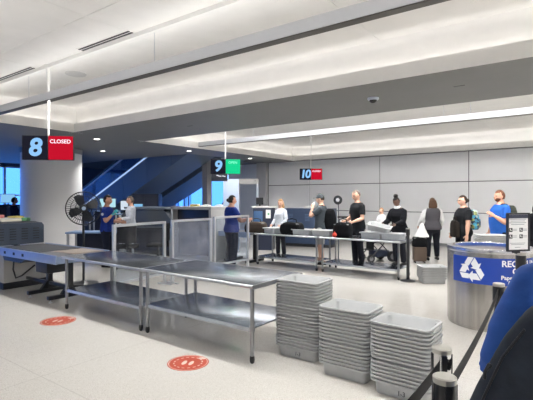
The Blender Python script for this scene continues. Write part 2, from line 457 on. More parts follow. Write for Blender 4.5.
def stack(u, v, rz, n, what, group, gaps=(), mark=None):
    r = random.Random(n)
    z = 0.0
    for k in range(n):
        i = n-1-k
        pos = 'topmost' if i == 0 else ('lowest of all' if k == 0 else ORD[i]+' from the top')
        o = new_bin('grey bin in %s, %s' % (what, pos), (u + r.uniform(-.0016, .0016)*(k > 0), v + r.uniform(-.0016, .0016)*(k > 0), z), rz + r.uniform(-.004, .004)*(k > 0), group, k in (0, n-1))
        if k == 0 and mark:
            m = link('printed_mark', MARK_ME, o, 'dark printed mark on bin front'); m.location = (.02, -.166, .05); m.rotation_euler = (PI/2 - .17, 0, 0)
        z += BP + (.007 if k in gaps else 0)
stack(-2.275, 3.79, .02, 22, 'the tallest stack beside the steel table', 'screening bins in the tallest stack', (9,), True)
stack(-1.68, 3.62, .0, 17, 'the middle one of three near stacks', 'screening bins in the middle stack', (6,))
stack(-1.145, 3.53, -.03, 16, 'the near stack beside the belt posts', 'screening bins in the stack by the belt posts', (5,), True)
p = at(432, 8.15)
stack(p[0], p[1], .55, 7, 'the short floor stack behind the thin post', 'screening bins in the short far stack', (3,))
p = at(491, 7.6)
stack(p[0], p[1], .5, 28, 'the stack behind the recycling drum', 'screening bins in the stack behind the drum')

# ================================================================ STEEL TABLES
def steel_table(label, u0, u1, v0, v1, h, zs, group, rz=0.0, foot='ball'):
    cx, cy = (u0+u1)/2, (v0+v1)/2; L, W = u1-u0, v1-v0
    t = thing('steel_table', label, 'table', (cx, cy, 0), rz, group)
    b = B()
    # sheet with a rolled front and back edge
    bx(b, (0, 0, h-.012), (L-.02, W-.03, .022), None, .004)
    obj('table_top', b, STEEL, t)
    b = B()
    for s in (-1, 1):
        tube(b, [(-L/2, s*(W/2-.016), h-.018), (L/2, s*(W/2-.016), h-.018)], .018, 12)
        bx(b, (s*(L/2-.006), 0, h-.022), (.012, W-.04, .04))
    obj('rolled_edge', b, STEELEDGE, t, 'bright rolled edge')
    b = B(); bx(b, (0, 0, zs), (L-.10, W-.10, .018), None, .003); bx(b, (0, -W/2+.055, zs-.014), (L-.1, .012, .04)); bx(b, (0, W/2-.055, zs-.014), (L-.1, .012, .04))
    obj('shelf', b, STEEL, t)
    for sx in (-1, 1):
        for sy in (-1, 1):
            x, y = sx*(L/2-.05), sy*(W/2-.06)
            b = B(); tube(b, [(x, y, .06), (x, y, h-.024)], .021, 14)
            lathe(b, [(.027, 0), (.027, .05)], (x, y, zs-.026), 14)
            lg = obj('leg', b, STEELLEG, t)
            b = B()
            if foot == 'ball': lathe(b, [(.014, 0), (.022, .012), (.026, .04), (.023, .07), (.018, .075)], (x, y, 0), 14)
            else:
                lathe(b, [(.008, .055), (.008, .08)], (x, y, 0), 8); tube(b, [(x-.012, y+.01, .03), (x+.012, y+.01, .03)], .03, 14); bx(b, (x, y, .052), (.035, .05, .014))
            obj('foot', b, BLACK, lg, 'black foot')
    return t
G1 = 'stainless tables of the near lane'
steel_table('long stainless table nearest the tall bin stack, empty', -4.19, -2.50, 3.23, 4.13, .768, .335, G1, -.012)
steel_table('long stainless table joined to the roller conveyor, empty', -6.02, -4.215, 3.25, 4.10, .765, .285, G1, -.012)
G2 = 'stainless tables of the far lane'
steel_table('far stainless table with officer at its end, wheeled', -6.32, -4.60, 8.2, 8.95, .76, .20, G2, 0, 'wheel')
steel_table('far stainless table ending at the thin black post', -4.55, -2.78, 8.2, 8.95, .76, .20, G2, 0, 'wheel')

# ================================================================ RECYCLING DRUM
def drum():
    R, H = .50, .985
    cu, cv = -.93, 6.17
    toward = math.atan2(-cv, -cu)
    t = thing('recycling_bin', 'large round stainless recycling bin with blue band', 'recycling bin', (cu, cv, 0))
    DS = mat('brushed_drum', (.50, .48, .46), .25, 1.0, noise=.15, scale=3, aniso=(6, 6, .15))
    b = B(); lathe(b, [(R-.01, .0), (R-.01, .03), (R, .035), (R, H-.03)], n=96); obj('body', b, DS, t)
    b = B(); lathe(b, [(R+.006, H-.05), (R+.010, H-.03), (R+.004, H), (R-.07, H+.012), (R-.10, H), (R-.11, H-.06), (R-.05, H-.06)], n=96, cap=False)
    obj('rim', b, mat('drum_rim', (.72, .72, .74), .2, 1.0), t, 'polished steel rim')
    b = B(); lathe(b, [(R-.095, H+.004), (R-.115, H+.002), (R-.14, H-.05), (R-.16, H-.5), (0, H-.5)], n=64, cap=False)
    obj('liner', b, mat('liner_blue', (.03, .10, .42), .4), t, 'blue inner liner')
    def wrap(s, z, off): # arc length s to the viewer's right of the facing line
        a = toward + s/R
        return Vector(((R+off)*math.cos(a), (R+off)*math.sin(a), z))
    b = B(); n = 48; s0, s1, z0, z1 = -.47, .60, .565, .885
    rows = [[b.verts.new(wrap(s0+(s1-s0)*i/n, z, .0025)) for i in range(n+1)] for z in (z0, z1)]
    for i in range(n): b.faces.new((rows[0][i], rows[0][i+1], rows[1][i+1], rows[1][i]))
    bl = obj('label_band', b, mat('label_blue', (.012, .055, .36), .35), t, 'royal blue printed band')
    WM = mat('print_white', (.85, .86, .90), .5)
    def wrapped_poly(bm, pts, s_, z_, off=.005):
        # subdivide then bend on to the drum
        tmp = B(); f = tmp.faces.new([tmp.verts.new((p[0], p[1], 0)) for p in pts])
        bmesh.ops.triangulate(tmp, faces=[f]); bmesh.ops.subdivide_edges(tmp, edges=tmp.edges[:], cuts=3, use_grid_fill=True)
        m = {v: bm.verts.new(wrap(s_+v.co.x, z_+v.co.y, off)) for v in tmp.verts}
        for f in tmp.faces: bm.faces.new([m[v] for v in f.verts])
        tmp.free()
    # three chasing arrows
    b = B()
    for k in range(3):
        a = 2*PI*k/3
        rot = lambda p: (1.16*(p[0]*math.cos(a)-p[1]*math.sin(a)), 1.16*(p[0]*math.sin(a)+p[1]*math.cos(a)))
        # ribbon from the lower left corner up the left flank, with a fold at the top
        r1 = [(-.036, .132), (.036, .132), (.060, .088), (-.012, .088), (-.036, .047), (-.078, .071)]
        r2 = [(.040, .130), (.086, .052), (.108, .065), (.090, -.006), (.020, .014), (.043, .027), (.010, .085), (.034, .128)]
        wrapped_poly(b, [rot(q) for q in [(-.070, .066), (-.032, .132), (.030, .132), (-.008, .066), (-.024, .040)]], -.205, .728)
        wrapped_poly(b, [rot(q) for q in [(.038, .132), (.076, .066), (.100, .080), (.074, .004), (-.004, .020), (.020, .034), (-.000, .066)]], -.205, .728)
    obj('recycling_logo', b, WM, bl, 'white chasing arrows')
    def words_on(body, size, s_, z_, bold, name):
        me = text_mesh(body, size, 0, bold, 'LEFT')
        bm = B(); bm.from_mesh(me); bpy.data.meshes.remove(me)
        bmesh.ops.subdivide_edges(bm, edges=[e for e in bm.edges if e.calc_length() > .02], cuts=2)
        bmesh.ops.triangulate(bm, faces=bm.faces[:])
        for v in bm.verts: v.co = wrap(s_+v.co.x, z_+v.co.y, .0075)
        obj(name, bm, WM, bl, 'white printed word', smooth=False)
    words_on('RECYCLING', .100, .125, .822, .003, 'lettering')
    words_on('ONLY', .100, .245, .735, .003, 'lettering')
    words_on('Paper, Plastic', .066, .120, .660, .002, 'lettering')
    words_on('& Aluminum', .066, .195, .600, .002, 'lettering')
drum()

# ================================================================ BELT POSTS
def post(label, u, v, h=1.0, head=CHROME, group='belt posts', r=.030, slots=True, rz=0):
    t = thing('belt_post', label, 'belt post', (u, v, 0), rz, group)
    b = B(); lathe(b, [(.142, 0), (.144, .008), (.125, .020), (.06, .030), (.04, .034), (0, .034)], n=40); obj('base', b, BLACKP, t)
    b = B(); lathe(b, [(r, .03), (r, h-.13)], n=24); obj('pole', b, BLACKP, t)
    b = B(); lathe(b, [(r+.004, h-.135), (r+.007, h-.13), (r+.007, h-.02), (r+.002, h-.016)], n=28)
    hd = obj('belt_head', b, head, t)
    if slots:
        b = B()
        for k in range(4):
            a = k*PI/2 + .55
            bx(b, ((r+.006)*math.cos(a), (r+.006)*math.sin(a), h-.075), (.008, .020, .10), Matrix.Rotation(a, 3, 'Z'), .002)
        obj('belt_slot', b, BLACKP, hd, 'black belt slot')
    b = B(); lathe(b, [(r+.008, h-.022), (r+.009, h-.004), (r+.004, h), (0, h+.001)], n=28)
    obj('cap', b, mat('cap_silver', (.48, .47, .43), .38, .9), t, 'silver cap')
    return t
def belt(parent, a, c, z0, z1, sag=.02, wid=.05):
    M = parent.matrix_basis.inverted() if False else None
    a = Vector((a[0], a[1], z0)); c = Vector((c[0], c[1], z1)); o = Vector(parent.location)
    n = 14; d = (c-a); side = Vector((-d.y, d.x, 0)).normalized()*.0012
    b = B(); rings = []
    for i in range(n+1):
        q = a + d*(i/n); q.z -= sag*4*(i/n)*(1-i/n); q -= o
        up = Vector((0, 0, wid/2))
        rings.append([q-side-up, q+side-up, q+side+up, q-side+up])
    loft(b, rings); obj('belt', b, mat('belt_web', (.018, .018, .019), .8), parent, 'black webbing belt')
pA = cw(.706, 1.73); pB = cw(.602, 1.45); pC = at(499, 3.03); pD = at(408, 8.28)
a_post = post('chrome-headed belt post standing in front of the nearest bin stack', *pA)
b_post = post('black belt post nearest the viewer with grey cap', *pB, head=BLACKP)
c_post = post('black belt post in front of the recycling bin', *pC, head=BLACKP)
d_post = post('thin black post at the end of the far tables', *pD, h=1.02, head=BLACKP, slots=False)
belt(b_post, pB, pC, .935, .945, .03)
belt(a_post, pA, cw(.17, 1.06), .93, .90, .02)
pE = at(521, 3.32)
e_post = post('black post carrying the framed notice', *pE, h=1.18, head=BLACKP, slots=False)
pG = at(541, 2.62)
g_post = post('black belt post at picture edge under the notice', *pG, head=BLACKP)
belt(g_post, pG, pC, .93, .93, .02)

# framed notice
pn = cw((518-266.5)/F*3.27, 3.27)
t = thing('notice_sign', 'black framed notice sheet held up on a post', 'notice', (pn[0], pn[1], 1.195), heading(.25, -1) + PI)
FW, FH = .205, .292
b = B()
bx(b, (0, .004, FH/2), (FW, .010, FH), None, .003)
obj('backing', b, BLACKP, t)
b = B()
for s in (-1, 1): bx(b, (s*(FW/2-.006), -.004, FH/2), (.012, .012, FH))
bx(b, (0, -.004, .006), (FW-.024, .012, .012)); bx(b, (0, -.004, FH-.006), (FW-.024, .012, .012))
obj('frame', b, BLACKP, t)
b = B(); bx(b, (0, -.002, FH/2), (FW-.026, .002, FH-.026)); sh = obj('sheet', b, mat('paper', (.80, .80, .79), .6), t, 'white printed sheet')
b = B(); bx(b, (0, -.0036, FH-.028), (FW-.028, .001, .028)); obj('heading_band', b, mat('ink_dark', (.05, .055, .09), .6), sh, 'dark heading band')
b = B()
INKG = mat('ink_grey', (.33, .34, .36), .7)
for z, w_ in ((.243, .15), (.230, .13), (.217, .155), (.204, .12)): bx(b, (-.005, -.0036, z), (w_, .001, .005))
for z in (.168, .158, .118, .108):
    for x in (-.032, .062): bx(b, (x, -.0036, z), (.036, .001, .004))
for z, w_ in ((.062, .14), (.052, .12), (.030, .05)): bx(b, (-.005, -.0036, z), (w_, .001, .004))
obj('printed_text', b, INKG, sh, 'small grey print')
for x in (-.068, .026):
    for z in (.163, .113):
        b = B(); bx(b, (x, -.0036, z), (.030, .001, .030)); ic = obj('printed_icon', b, mat('ink_black', (.02, .02, .025), .6), sh, 'black square icon')
        b = B(); bx(b, (x-.004, -.0043, z+.003), (.007, .0006, .015)); bx(b, (x+.004, -.0043, z-.004), (.012, .0006, .004)); obj('icon_mark', b, mat('paper', (.8, .8, .79)), ic)
b = B(); bx(b, (0, .018, -.0), (.05, .03, .03)); tube(b, [(0, .018, -.02), (0, .018, .05)], .010, 10); obj('bracket', b, BLACKP, t)

# ================================================================ LANE SIGNS
SCRB = glow('screen_black', (.012, .012, .02), 1.0); 
def sign(label, px, d, zb, num, right, word, extra=False, rz_d=(1, .14)):
    u, v = at(px, d)
    rz = math.atan2(cw(*rz_d)[1], cw(*rz_d)[0])
    t = thing('lane_sign', label, 'sign', (u, v, zb), rz, 'hanging lane signs')
    s = .375
    for k, nm in ((-1, 'number_screen'), (1, 'status_screen')):
        b = B(); bx(b, (k*s/2, .03, s/2), (s-.004, .06, s), None, .004)
        hs = obj(nm, b, BLACKP, t)
        b = B(); bx(b, (k*s/2, -.001, s/2), (s-.016, .003, s-.014))
        sc = obj('lit_panel', b, SCRB if k < 0 else right, hs, 'dark screen' if k < 0 else ('red screen' if word == 'CLOSED' else 'green screen'))
        if k < 0:
            me = text_mesh(num, .37, .001, .013, shear=.12, spacing=.86 if len(num) > 1 else 1); me.materials.append(glow('digit_glow', (.30, .60, 1.0), .80))
        else:
            me = text_mesh(word, (.083 if d < 9 else .075) if word == 'CLOSED' else .085, .001, .0015); me.materials.append(glow('word_glow', (.95, .80, .92), 1.0) if word == 'CLOSED' else glow('word_green', (.22, .92, .60), 1.0))
        o = link('screen_digit' if k < 0 else 'screen_word', me, hs, 'pale blue numeral' if k < 0 else 'small lit word')
        o.rotation_euler = (PI/2, 0, 0); o.location = (k*s/2 + (.0 if k < 0 else -.005), -.0045, s/2 - .005 if k < 0 else s*.76)
    b = B(); tube(b, [(0, .03, s), (0, .03, ZT-zb)], .017, 14); obj('pole', b, WHITE, t)
    b = B(); lathe(b, [(.06, -.02), (.06, 0)], (0, .03, ZT-zb), 20); lathe(b, [(.028, -.30), (.028, -.02)], (0, .03, ZT-zb), 20); obj('ceiling_cup', b, WHITE, t)
    if extra:
        b = B(); bx(b, (-.15, .05, -.09), (.40, .08, .18), None, .004); ex = obj('lower_box', b, mat('box_dark', (.02, .022, .035), .4), t, 'dark box below the screens')
        b = B()
        for i, (x, z, w_) in enumerate(((-.20, -.035, .05), (-.13, -.055, .06), (-.06, -.05, .05), (-.17, -.05, .03), (-.02, -.06, .04))): bx(b, (x, .008, z), (w_, .003, .022))
        obj('printed_strip', b, glow('strip_white', (.75, .78, .85), .9), ex, 'small white print')
RED = glow('screen_red', (.46, .006, .022), 1.0); GRN = glow('screen_green', (.01, .56, .24), 1.0)
sign('hanging sign with a pale 8 and red CLOSED screen', 48, 6.62, 2.185, '8', RED, 'CLOSED')
sign('hanging sign with a pale 9 and bright green screen', 225.5, 10.75, 2.2, '9', GRN, 'OPEN', True)
sign('hanging sign with a pale 10 and red screen', 311, 14.2, 2.2, '10', RED, 'CLOSED', False, (1, .05))

# ================================================================ ACRYLIC DIVIDERS
PANE = clear('acrylic', (.86, .90, .95), haze=.015)
PANEH = clear('acrylic_smeared', (.80, .84, .92), haze=.20, hazecol=(.62, .66, .78), noisy=True)
def divider(label, a, c, h, pane):
    a, c = Vector((*a, 0)), Vector((*c, 0)); L = (c-a).length; m = (a+c)/2
    t = thing('acrylic_divider', label, 'divider', m, math.atan2((c-a).y, (c-a).x), 'clear dividers behind the near tables')
    for s in (-1, 1):
        b = B(); bx(b, (s*(L/2-.025), 0, h/2+.005), (.05, .045, h-.01), None, .004); bx(b, (s*(L/2-.025), 0, .012), (.055, .30, .024), None, .004); obj('upright', b, ALU, t)
    b = B(); bx(b, (0, 0, h-.02), (L-.1, .045, .045), None, .003); obj('top_rail', b, ALU, t)
    b = B(); bx(b, (0, 0, .20), (L-.1, .04, .04), None, .003); obj('bottom_rail', b, ALU, t)
    b = B(); bx(b, (0, 0, (h+.18)/2), (L-.1, .008, h-.26)); obj('pane', b, pane, t, 'clear acrylic pane', smooth=False)
divider('clear divider frame behind the conveyor table, nearest of three', (-6.08, 4.15), (-6.22, 5.36), 1.17, PANE)
divider('smeared clear divider frame, middle of three', (-6.17, 5.46), (-6.15, 6.52), 1.185, PANEH)
divider('clear divider frame in front of the officer, farthest of three', (-6.14, 6.58), (-6.12, 7.72), 1.21, PANE)

# ================================================================ FLOOR STICKERS
for px, py, dia, rz, lab in ((58, 321, .43, .5, 'round red floor sticker in front of the conveyor table'), (188, 363, .40, .45, 'round red floor sticker in front of the near table')):
    d = F*EYE/(py-198); p = at(px, d)
    b = B(); lathe(b, [(0, 0), (dia/2, 0), (dia/2, .0015), (0, .0015)], n=48, cap=False)
    o = obj('floor_sticker', b, mat('sticker_red', (.52, .085, .045), .4), smooth=False); tag(o, lab, 'floor sticker', None, (p[0], p[1], .0006), rz)
    b = B()
    lathe(b, [(dia*.455, .0017), (dia*.47, .0017), (dia*.47, .0022), (dia*.455, .0022)], n=48, cap=False)
    # pair of shoe soles and a ring of short marks
    for sx in (-1, 1):
        loft(b, [[Vector((sx*.035 + .022*math.cos(a_), -.01 + .055*math.sin(a_)*(1.0), z)) for a_ in [2*PI*k/16 for k in range(16)]] for z in (.0017, .0022)])
    for k in range(16):
        a_ = 2*PI*k/16
        bx(b, (dia*.34*math.cos(a_), dia*.34*math.sin(a_), .0019), (.028, .012, .0006), Matrix.Rotation(a_+PI/2, 3, 'Z'))
    loft(b, [[Vector((.10 + .04*math.cos(a_), .13 + .025*math.sin(a_), z)) for a_ in [2*PI*k/16 for k in range(16)]] for z in (.0017, .0022)])
    obj('printed_mark', b, mat('sticker_white', (.74, .60, .52), .5), o, 'pale printed marks', smooth=False)

# ================================================================ PEOPLE
def hexm(n, c, r=.8, **k): return mat(n, c, r, **{'spec': .2, **k})
def figure(label, px, d, h, face, pants, shirt, shoes, hair, skin=SKIN, sleeve='short', lean=0.0, arms=None, head=(0, 0), shorts=False, build=1.0, group=None,
           feet=((.10, .02), (-.10, -.02)), vest=None, hairstyle='short', collar=None, loc=None, voxel=.010, jacket=False, seated=False, belly=0.0, female=False, knees=None):
    s = h/1.75
    u, v = loc if loc else at(px, d)
    rz = heading(*face)
    hipz = .92; sh = .165 if female else .185; bw = build
    cl, sl = math.cos(lean), math.sin(lean)
    def T(x, y, z):
        dz = z - hipz
        return Vector((x, y*cl + dz*sl if dz > 0 else y, hipz + (dz*cl - y*sl if dz > 0 else dz)))
    def TR(c, rx, ry, n=20, ex=.85):
        out = []
        for k in range(n):
            a = 2*PI*k/n; ca, sa = math.cos(a), math.sin(a)
            out.append(T(c[0]+rx*math.copysign(abs(ca)**ex, ca), c[1]+ry*math.copysign(abs(sa)**ex, sa), c[2]))
        return out
    wst = .125 if female else .148; hp = .18 if female else .17
    prof = [(.775, .10, .08, 0), (.80, .14, .10, 0), (.86, hp*.98, .118, -.005), (.93, hp, .122, -.005), (1.0, (hp+wst)/2+.005, .112, .0+belly*.5), (1.10, wst, .102, .005+belly), (1.20, wst+.015, .112, .01+belly*.6),
            (1.29, .165 if not female else .148, .122 if not female else .13, .015), (1.36, .172 if not female else .152, .115, .005), (1.42, .145 if not female else .130, .092, -.01), (1.465, .098, .070, -.012), (1.50, .062, .06, -.005)]
    def torso(bm, g, z0, z1, bl=True):
        rings = []
        for (z, rx, ry, y) in prof:
            if z0-1e-6 <= z <= z1+1e-6: rings.append(TR((0, y, z), (rx*bw+g), ry*bw*(1+belly*2)+g))
        loft(bm, rings)
    # joints
    arms = arms or [((.15, 0, -1), (.05, .25, -1))]*2
    J = {}
    for i, sx in enumerate((1, -1)):
        S0 = T(sx*sh*bw, -.008, 1.385)
        a, f = Vector(arms[i][0]).normalized(), Vector(arms[i][1]).normalized()
        E = S0 + a*.285; W = E + f*.245
        J[i] = (S0, E, W, a, f)
    K = {}
    for i, sx in enumerate((1, -1)):
        hip = Vector((sx*.088*bw, 0, .90)); fx, fy = feet[i]
        ank = Vector((fx, fy-.02, .085)); knee = (hip+ank)/2 + Vector((0, .03, .03))
        if knees: knee = Vector(knees[i][0]); ank = Vector(knees[i][1])
        K[i] = (hip, knee, ank)
    hc = T(0, .022, 1.63)
    hr = Euler((head[1] - lean*.8, 0, head[0]), 'ZXY').to_matrix()
    # ---- body, one continuous surface
    b = B()
    torso(b, 0, .80, 1.50)
    tube(b, [T(0, -.012, 1.44), T(0, .0, 1.52), hc + hr @ Vector((0, -.015, -.05))], [.066*bw, .056*bw**.5, .054], 14)
    hv = ball(b, (0, 0, 0), 1, 28, 20)
    for q in hv:
        x, y, z = q.co
        wx, wy = .079, .097
        if z < 0: wx *= 1 - .22*(-z)**1.2; wy *= 1 - .10*(-z)
        yy = y*wy
        if z < -.2 and y > 0: yy += .010*min(1, (-z-.2)*2)
        if y < 0: yy *= 1.04
        q.co = hc + hr @ Vector((x*wx, yy, z*.123))
    HP = lambda x, y, z: hc + hr @ Vector((x, y, z))
    tube(b, [HP(0, .085, .012), HP(0, .101, -.012), HP(0, .112, -.030), HP(0, .098, -.038)], [.008, .011, .0145, .012], 10)
    tube(b, [HP(-.034, .082, .022), HP(0, .092, .026), HP(.034, .082, .022)], [.009, .010, .009], 8)
    tube(b, [HP(-.02, .088, -.066), HP(0, .096, -.064), HP(.02, .088, -.066)], .009, 8)
    for sx in (1, -1):
        ball(b, HP(sx*.078, -.008, -.008), (.012, .022, .034), 10, 8, hr)
        i = 0 if sx > 0 else 1
        S0, E, W, a, f = J[i]
        tube(b, [S0 - Vector((sx*.06, 0, -.03)), S0, S0+a*.10, S0+a*.2, E], [.045, .052*bw, .050*bw, .045*bw, .038*bw], 14)
        tube(b, [E-f*.02, E+f*.05, E+f*.12, W], [.036*bw, .043*bw, .038*bw, .026], 14)
        # palm, four unequal fingers, thumb
        pn = Vector((-sx, 0, 0)); pn = (pn - f*pn.dot(f)).normalized(); sd = f.cross(pn).normalized()
        if sd.y < 0: sd = -sd
        rings = []
        for t_, w_, th in ((-.01, .026, .022), (.03, .036, .018), (.07, .042, .016), (.092, .040, .013)):
            c0 = W + f*t_
            rings.append([c0 + sd*w_*math.cos(2*PI*k/12) + pn*th*math.sin(2*PI*k/12) for k in range(12)])
        loft(b, rings)
        for q, (o_, l_) in enumerate(((.030, .066), (.010, .076), (-.010, .071), (-.029, .055))):
            p0 = W + f*.082 + sd*o_; p1 = p0 + f*l_*.5 + pn*.008; p2 = p1 + (f*.8+pn*.6).normalized()*l_*.5
            tube(b, [p0, p1, p2], [.0105, .0098, .0085], 8)
        p0 = W + f*.025 + sd*.028; p1 = p0 + (sd*.75+f*.6+pn*.35).normalized()*.042; p2 = p1 + (f+sd*.25+pn*.3).normalized()*.034
        tube(b, [p0, p1, p2], [.014, .0115, .0095], 8)
        hip, knee, ank = K[i]
        tube(b, [hip+Vector((0, 0, .03)), hip+(knee-hip)*.3, hip+(knee-hip)*.7, knee], [.088*bw, .085*bw, .064*bw, .053], 16)
        tube(b, [knee-(ank-knee)*.05, knee+(ank-knee)*.3, knee+(ank-knee)*.7, ank], [.052, .055*bw**.5, .040, .034], 16)
        tube(b, [ank+Vector((0, -.045, -.045)), ank+Vector((0, .03, -.045)), ank+Vector((sx*.01, .13, -.055))], [.032, .036, .026], 12)
    me = remesh(b, voxel, 2)
    for m_ in (skin, EYE_M, LIP_M): me.materials.append(m_)
    hi = hr.inverted()
    for p in me.polygons:
        q = hi @ (p.center - hc)
        if q.y > .06:
            if (abs(abs(q.x)-.031)/.015)**2 + ((q.z-.004)/.008)**2 < 1: p.material_index = 1
            elif (q.x/.024)**2 + ((q.z+.066)/.008)**2 < 1: p.material_index = 2
    for vtx in me.vertices: vtx.co *= s
    o = link('person', me); tag(o, label, 'person', group, (u, v, 0), rz)
    def child(name, bm, m, vox=.013, sm=3, lab=None):
        m_e = remesh(bm, vox, sm) if vox else finish(bm, name, m)
        if vox: m_e.materials.append(m)
        for vtx in m_e.vertices: vtx.co *= s
        return link(name, m_e, o, lab)
    # ---- garments
    b = B(); torso(b, .016, .775, 1.10 if not jacket else 1.0)
    for i in (0, 1):
        hip, knee, ank = K[i]
        sx = 1 if i == 0 else -1
        if shorts: tube(b, [hip+Vector((0, 0, .02)), hip+(knee-hip)*.5, knee+(knee-hip)*.04], [.108*bw, .105*bw, .092*bw], 16)
        else: tube(b, [hip+Vector((0, 0, .02)), hip+(knee-hip)*.5, knee, knee+(ank-knee)*.5, ank+(knee-ank)*.02], [.106*bw, .094*bw, .074*bw, .070*bw, .064], 16)
    child('shorts' if shorts else 'trousers', b, pants)
    b = B(); torso(b, .024 if not jacket else .032, .86, 1.47)
    for i, sx in ((0, 1), (1, -1)):
        S0, E, W, a, f = J[i]; g = .006 if jacket else 0
        if sleeve != 'none':
            tube(b, [S0 - Vector((sx*.08, 0, -.045)), S0, S0+a*.10, S0+a*.20], [.048+g, .063*bw+g, .066*bw+g, .067*bw+g], 16)
            if sleeve == 'long':
                tube(b, [S0+a*.15, E, E+f*.03], [.066*bw+g, .054*bw+g, .054*bw+g], 16)
                tube(b, [E-f*.03, E+f*.10, W+f*.0], [.054*bw+g, .052*bw+g, .038+g], 16)
    child('jacket' if jacket else 'shirt', b, shirt)
    if vest is not None:
        b = B(); torso(b, .044, .86, 1.47); child('vest', b, vest, lab='grey sleeveless vest')
    if collar is not None:
        b = B()
        loft(b, [TR((0, -.008, 1.455), .100*bw, .080), TR((0, -.004, 1.50), .074, .074), TR((0, 0, 1.53), .068, .068)]); child('collar', b, collar)
    for i, sx in ((0, 1), (1, -1)):
        hip, knee, ank = K[i]; b = B(); c0 = Vector((ank.x, ank.y, ank.z-.085))
        rg = []
        for y, w_, hh in ((-.095, .030, .055), (-.07, .042, .085), (-.01, .044, .10), (.06, .047, .075), (.13, .046, .052), (.165, .030, .035)):
            rg.append([c0 + Vector((sx*.006 + w_*math.cos(2*PI*k/14), y+.015, max(.002, hh*.5 + hh*.56*math.sin(2*PI*k/14)))) for k in range(14)])
        loft(b, rg); child('shoe', b, shoes, None)
    # ---- hair
    if hairstyle != 'none':
        b = B(); hv = ball(b, (0, 0, 0), 1, 28, 20)
        th = {'crop': 1.045, 'short': 1.09, 'long': 1.12, 'bun': 1.09, 'highbun': 1.09}[hairstyle]
        for q in hv:
            x, y, z = q.co
            fcut = y > .18 and z < .50 + .12*abs(x) - .0
            low = z < -.30 - (.25 if hairstyle in ('long', 'bun', 'short') else 0) and y > -1.1
            sidecut = z < -.05 and y > -.12 and hairstyle != 'long'
            k = th
            if fcut or low or sidecut: k = .80
            wx, wy = .080, .101
            if z < 0: wx *= 1 - .18*(-z); wy *= 1-.1*(-z)
            q.co = HP(x*wx*k, y*wy*k - .004, z*.123*(k if k < 1 else 1+(k-1)*.8))
        if hairstyle == 'long':
            L = .17
            tube(b, [HP(0, -.045, .06), HP(0, -.062, -.04), HP(0, -.068, -.04-L*.5), HP(0, -.062, -.05-L)], [.050, .066, .070, .050], 16, True, 1.75)
        if hairstyle == 'bun': ball(b, HP(0, -.115, .005), (.045, .042, .045))
        if hairstyle == 'highbun':
            ball(b, HP(0, -.035, .150), (.062, .058, .050)); tube(b, [HP(0, -.02, .08), HP(0, -.035, .15)], [.05, .045], 12)
        m_e = remesh(b, .008, 2); m_e.materials.append(hair)
        for vtx in m_e.vertices: vtx.co *= s
        link('hair', m_e, o)
    info = {'o': o, 's': s, 'HP': HP, 'T': T, 'J': J, 'hc': hc, 'hr': hr, 'child': child, 'u': u, 'v': v, 'rz': rz}
    def world(p):
        q = Matrix.Rotation(rz, 3, 'Z') @ (Vector(p)*s); return q + Vector((u, v, 0))
    info['world'] = world
    return info

def backpack(label, P, m, w_=.15, h_=.44, dp=.09, z=1.22, strapm=None, pocket=None, zipm=None, group=None, back=.115, xo=0.0, tilt=0.0):
    """worn on the wearer's back; straps run over the shoulders"""
    s = P['s']; T = P['T']
    t = thing('backpack', label, 'backpack', (P['u'], P['v'], 0), P['rz'], group)
    def mk(name, b, mm, vox=.012, lab=None, sm=4):
        me = remesh(b, vox, sm); me.materials.append(mm)
        for vtx in me.vertices: vtx.co *= s
        return link(name, me, t, lab)
    b = B(); rings = []
    for f_, wx, dy in ((-.5, .80, .75), (-.47, .95, .95), (-.3, 1.0, 1.12), (0, 1.0, 1.1), (.25, .95, .95), (.40, .82, .75), (.48, .6, .5), (.5, .35, .3)):
        zz = z + f_*h_
        rings.append([T(xo + tilt*f_*h_ + w_*wx*math.copysign(abs(math.cos(a))**.6, math.cos(a)), -back-dp*.9 + dp*dy*math.copysign(abs(math.sin(a))**.6, math.sin(a)), zz) for a in [2*PI*k/24 for k in range(24)]])
    loft(b, rings); mk('bag_body', b, m)
    if pocket:
        b = B(); rings = []
        for f_, wx, dy in ((-.40, .60, .5), (-.37, .72, .9), (-.15, .76, 1.0), (.02, .72, .8), (.06, .6, .4)):
            zz = z + f_*h_
            rings.append([T(xo + tilt*f_*h_ + w_*wx*math.copysign(abs(math.cos(a))**.6, math.cos(a)), -back-dp*1.95 + dp*.42*dy*math.copysign(abs(math.sin(a))**.6, math.sin(a)), zz) for a in [2*PI*k/20 for k in range(20)]])
        loft(b, rings); mk('front_pocket', b, pocket)
    for sx in (1, -1):
        b = B(); x = sx*.105
        tube(b, [T(x*.7, -back, 1.40), T(x, -.07, 1.47), T(x, .02, 1.475), T(x*1.05, .105, 1.40), T(x*1.15, .135, 1.30), T(x*1.3, .09, 1.16), T(x*1.35, -back, 1.06)], .024, 10, True, .5)
        mk('shoulder_strap', b, strapm or m, .010, None, 1)
    return t, mk
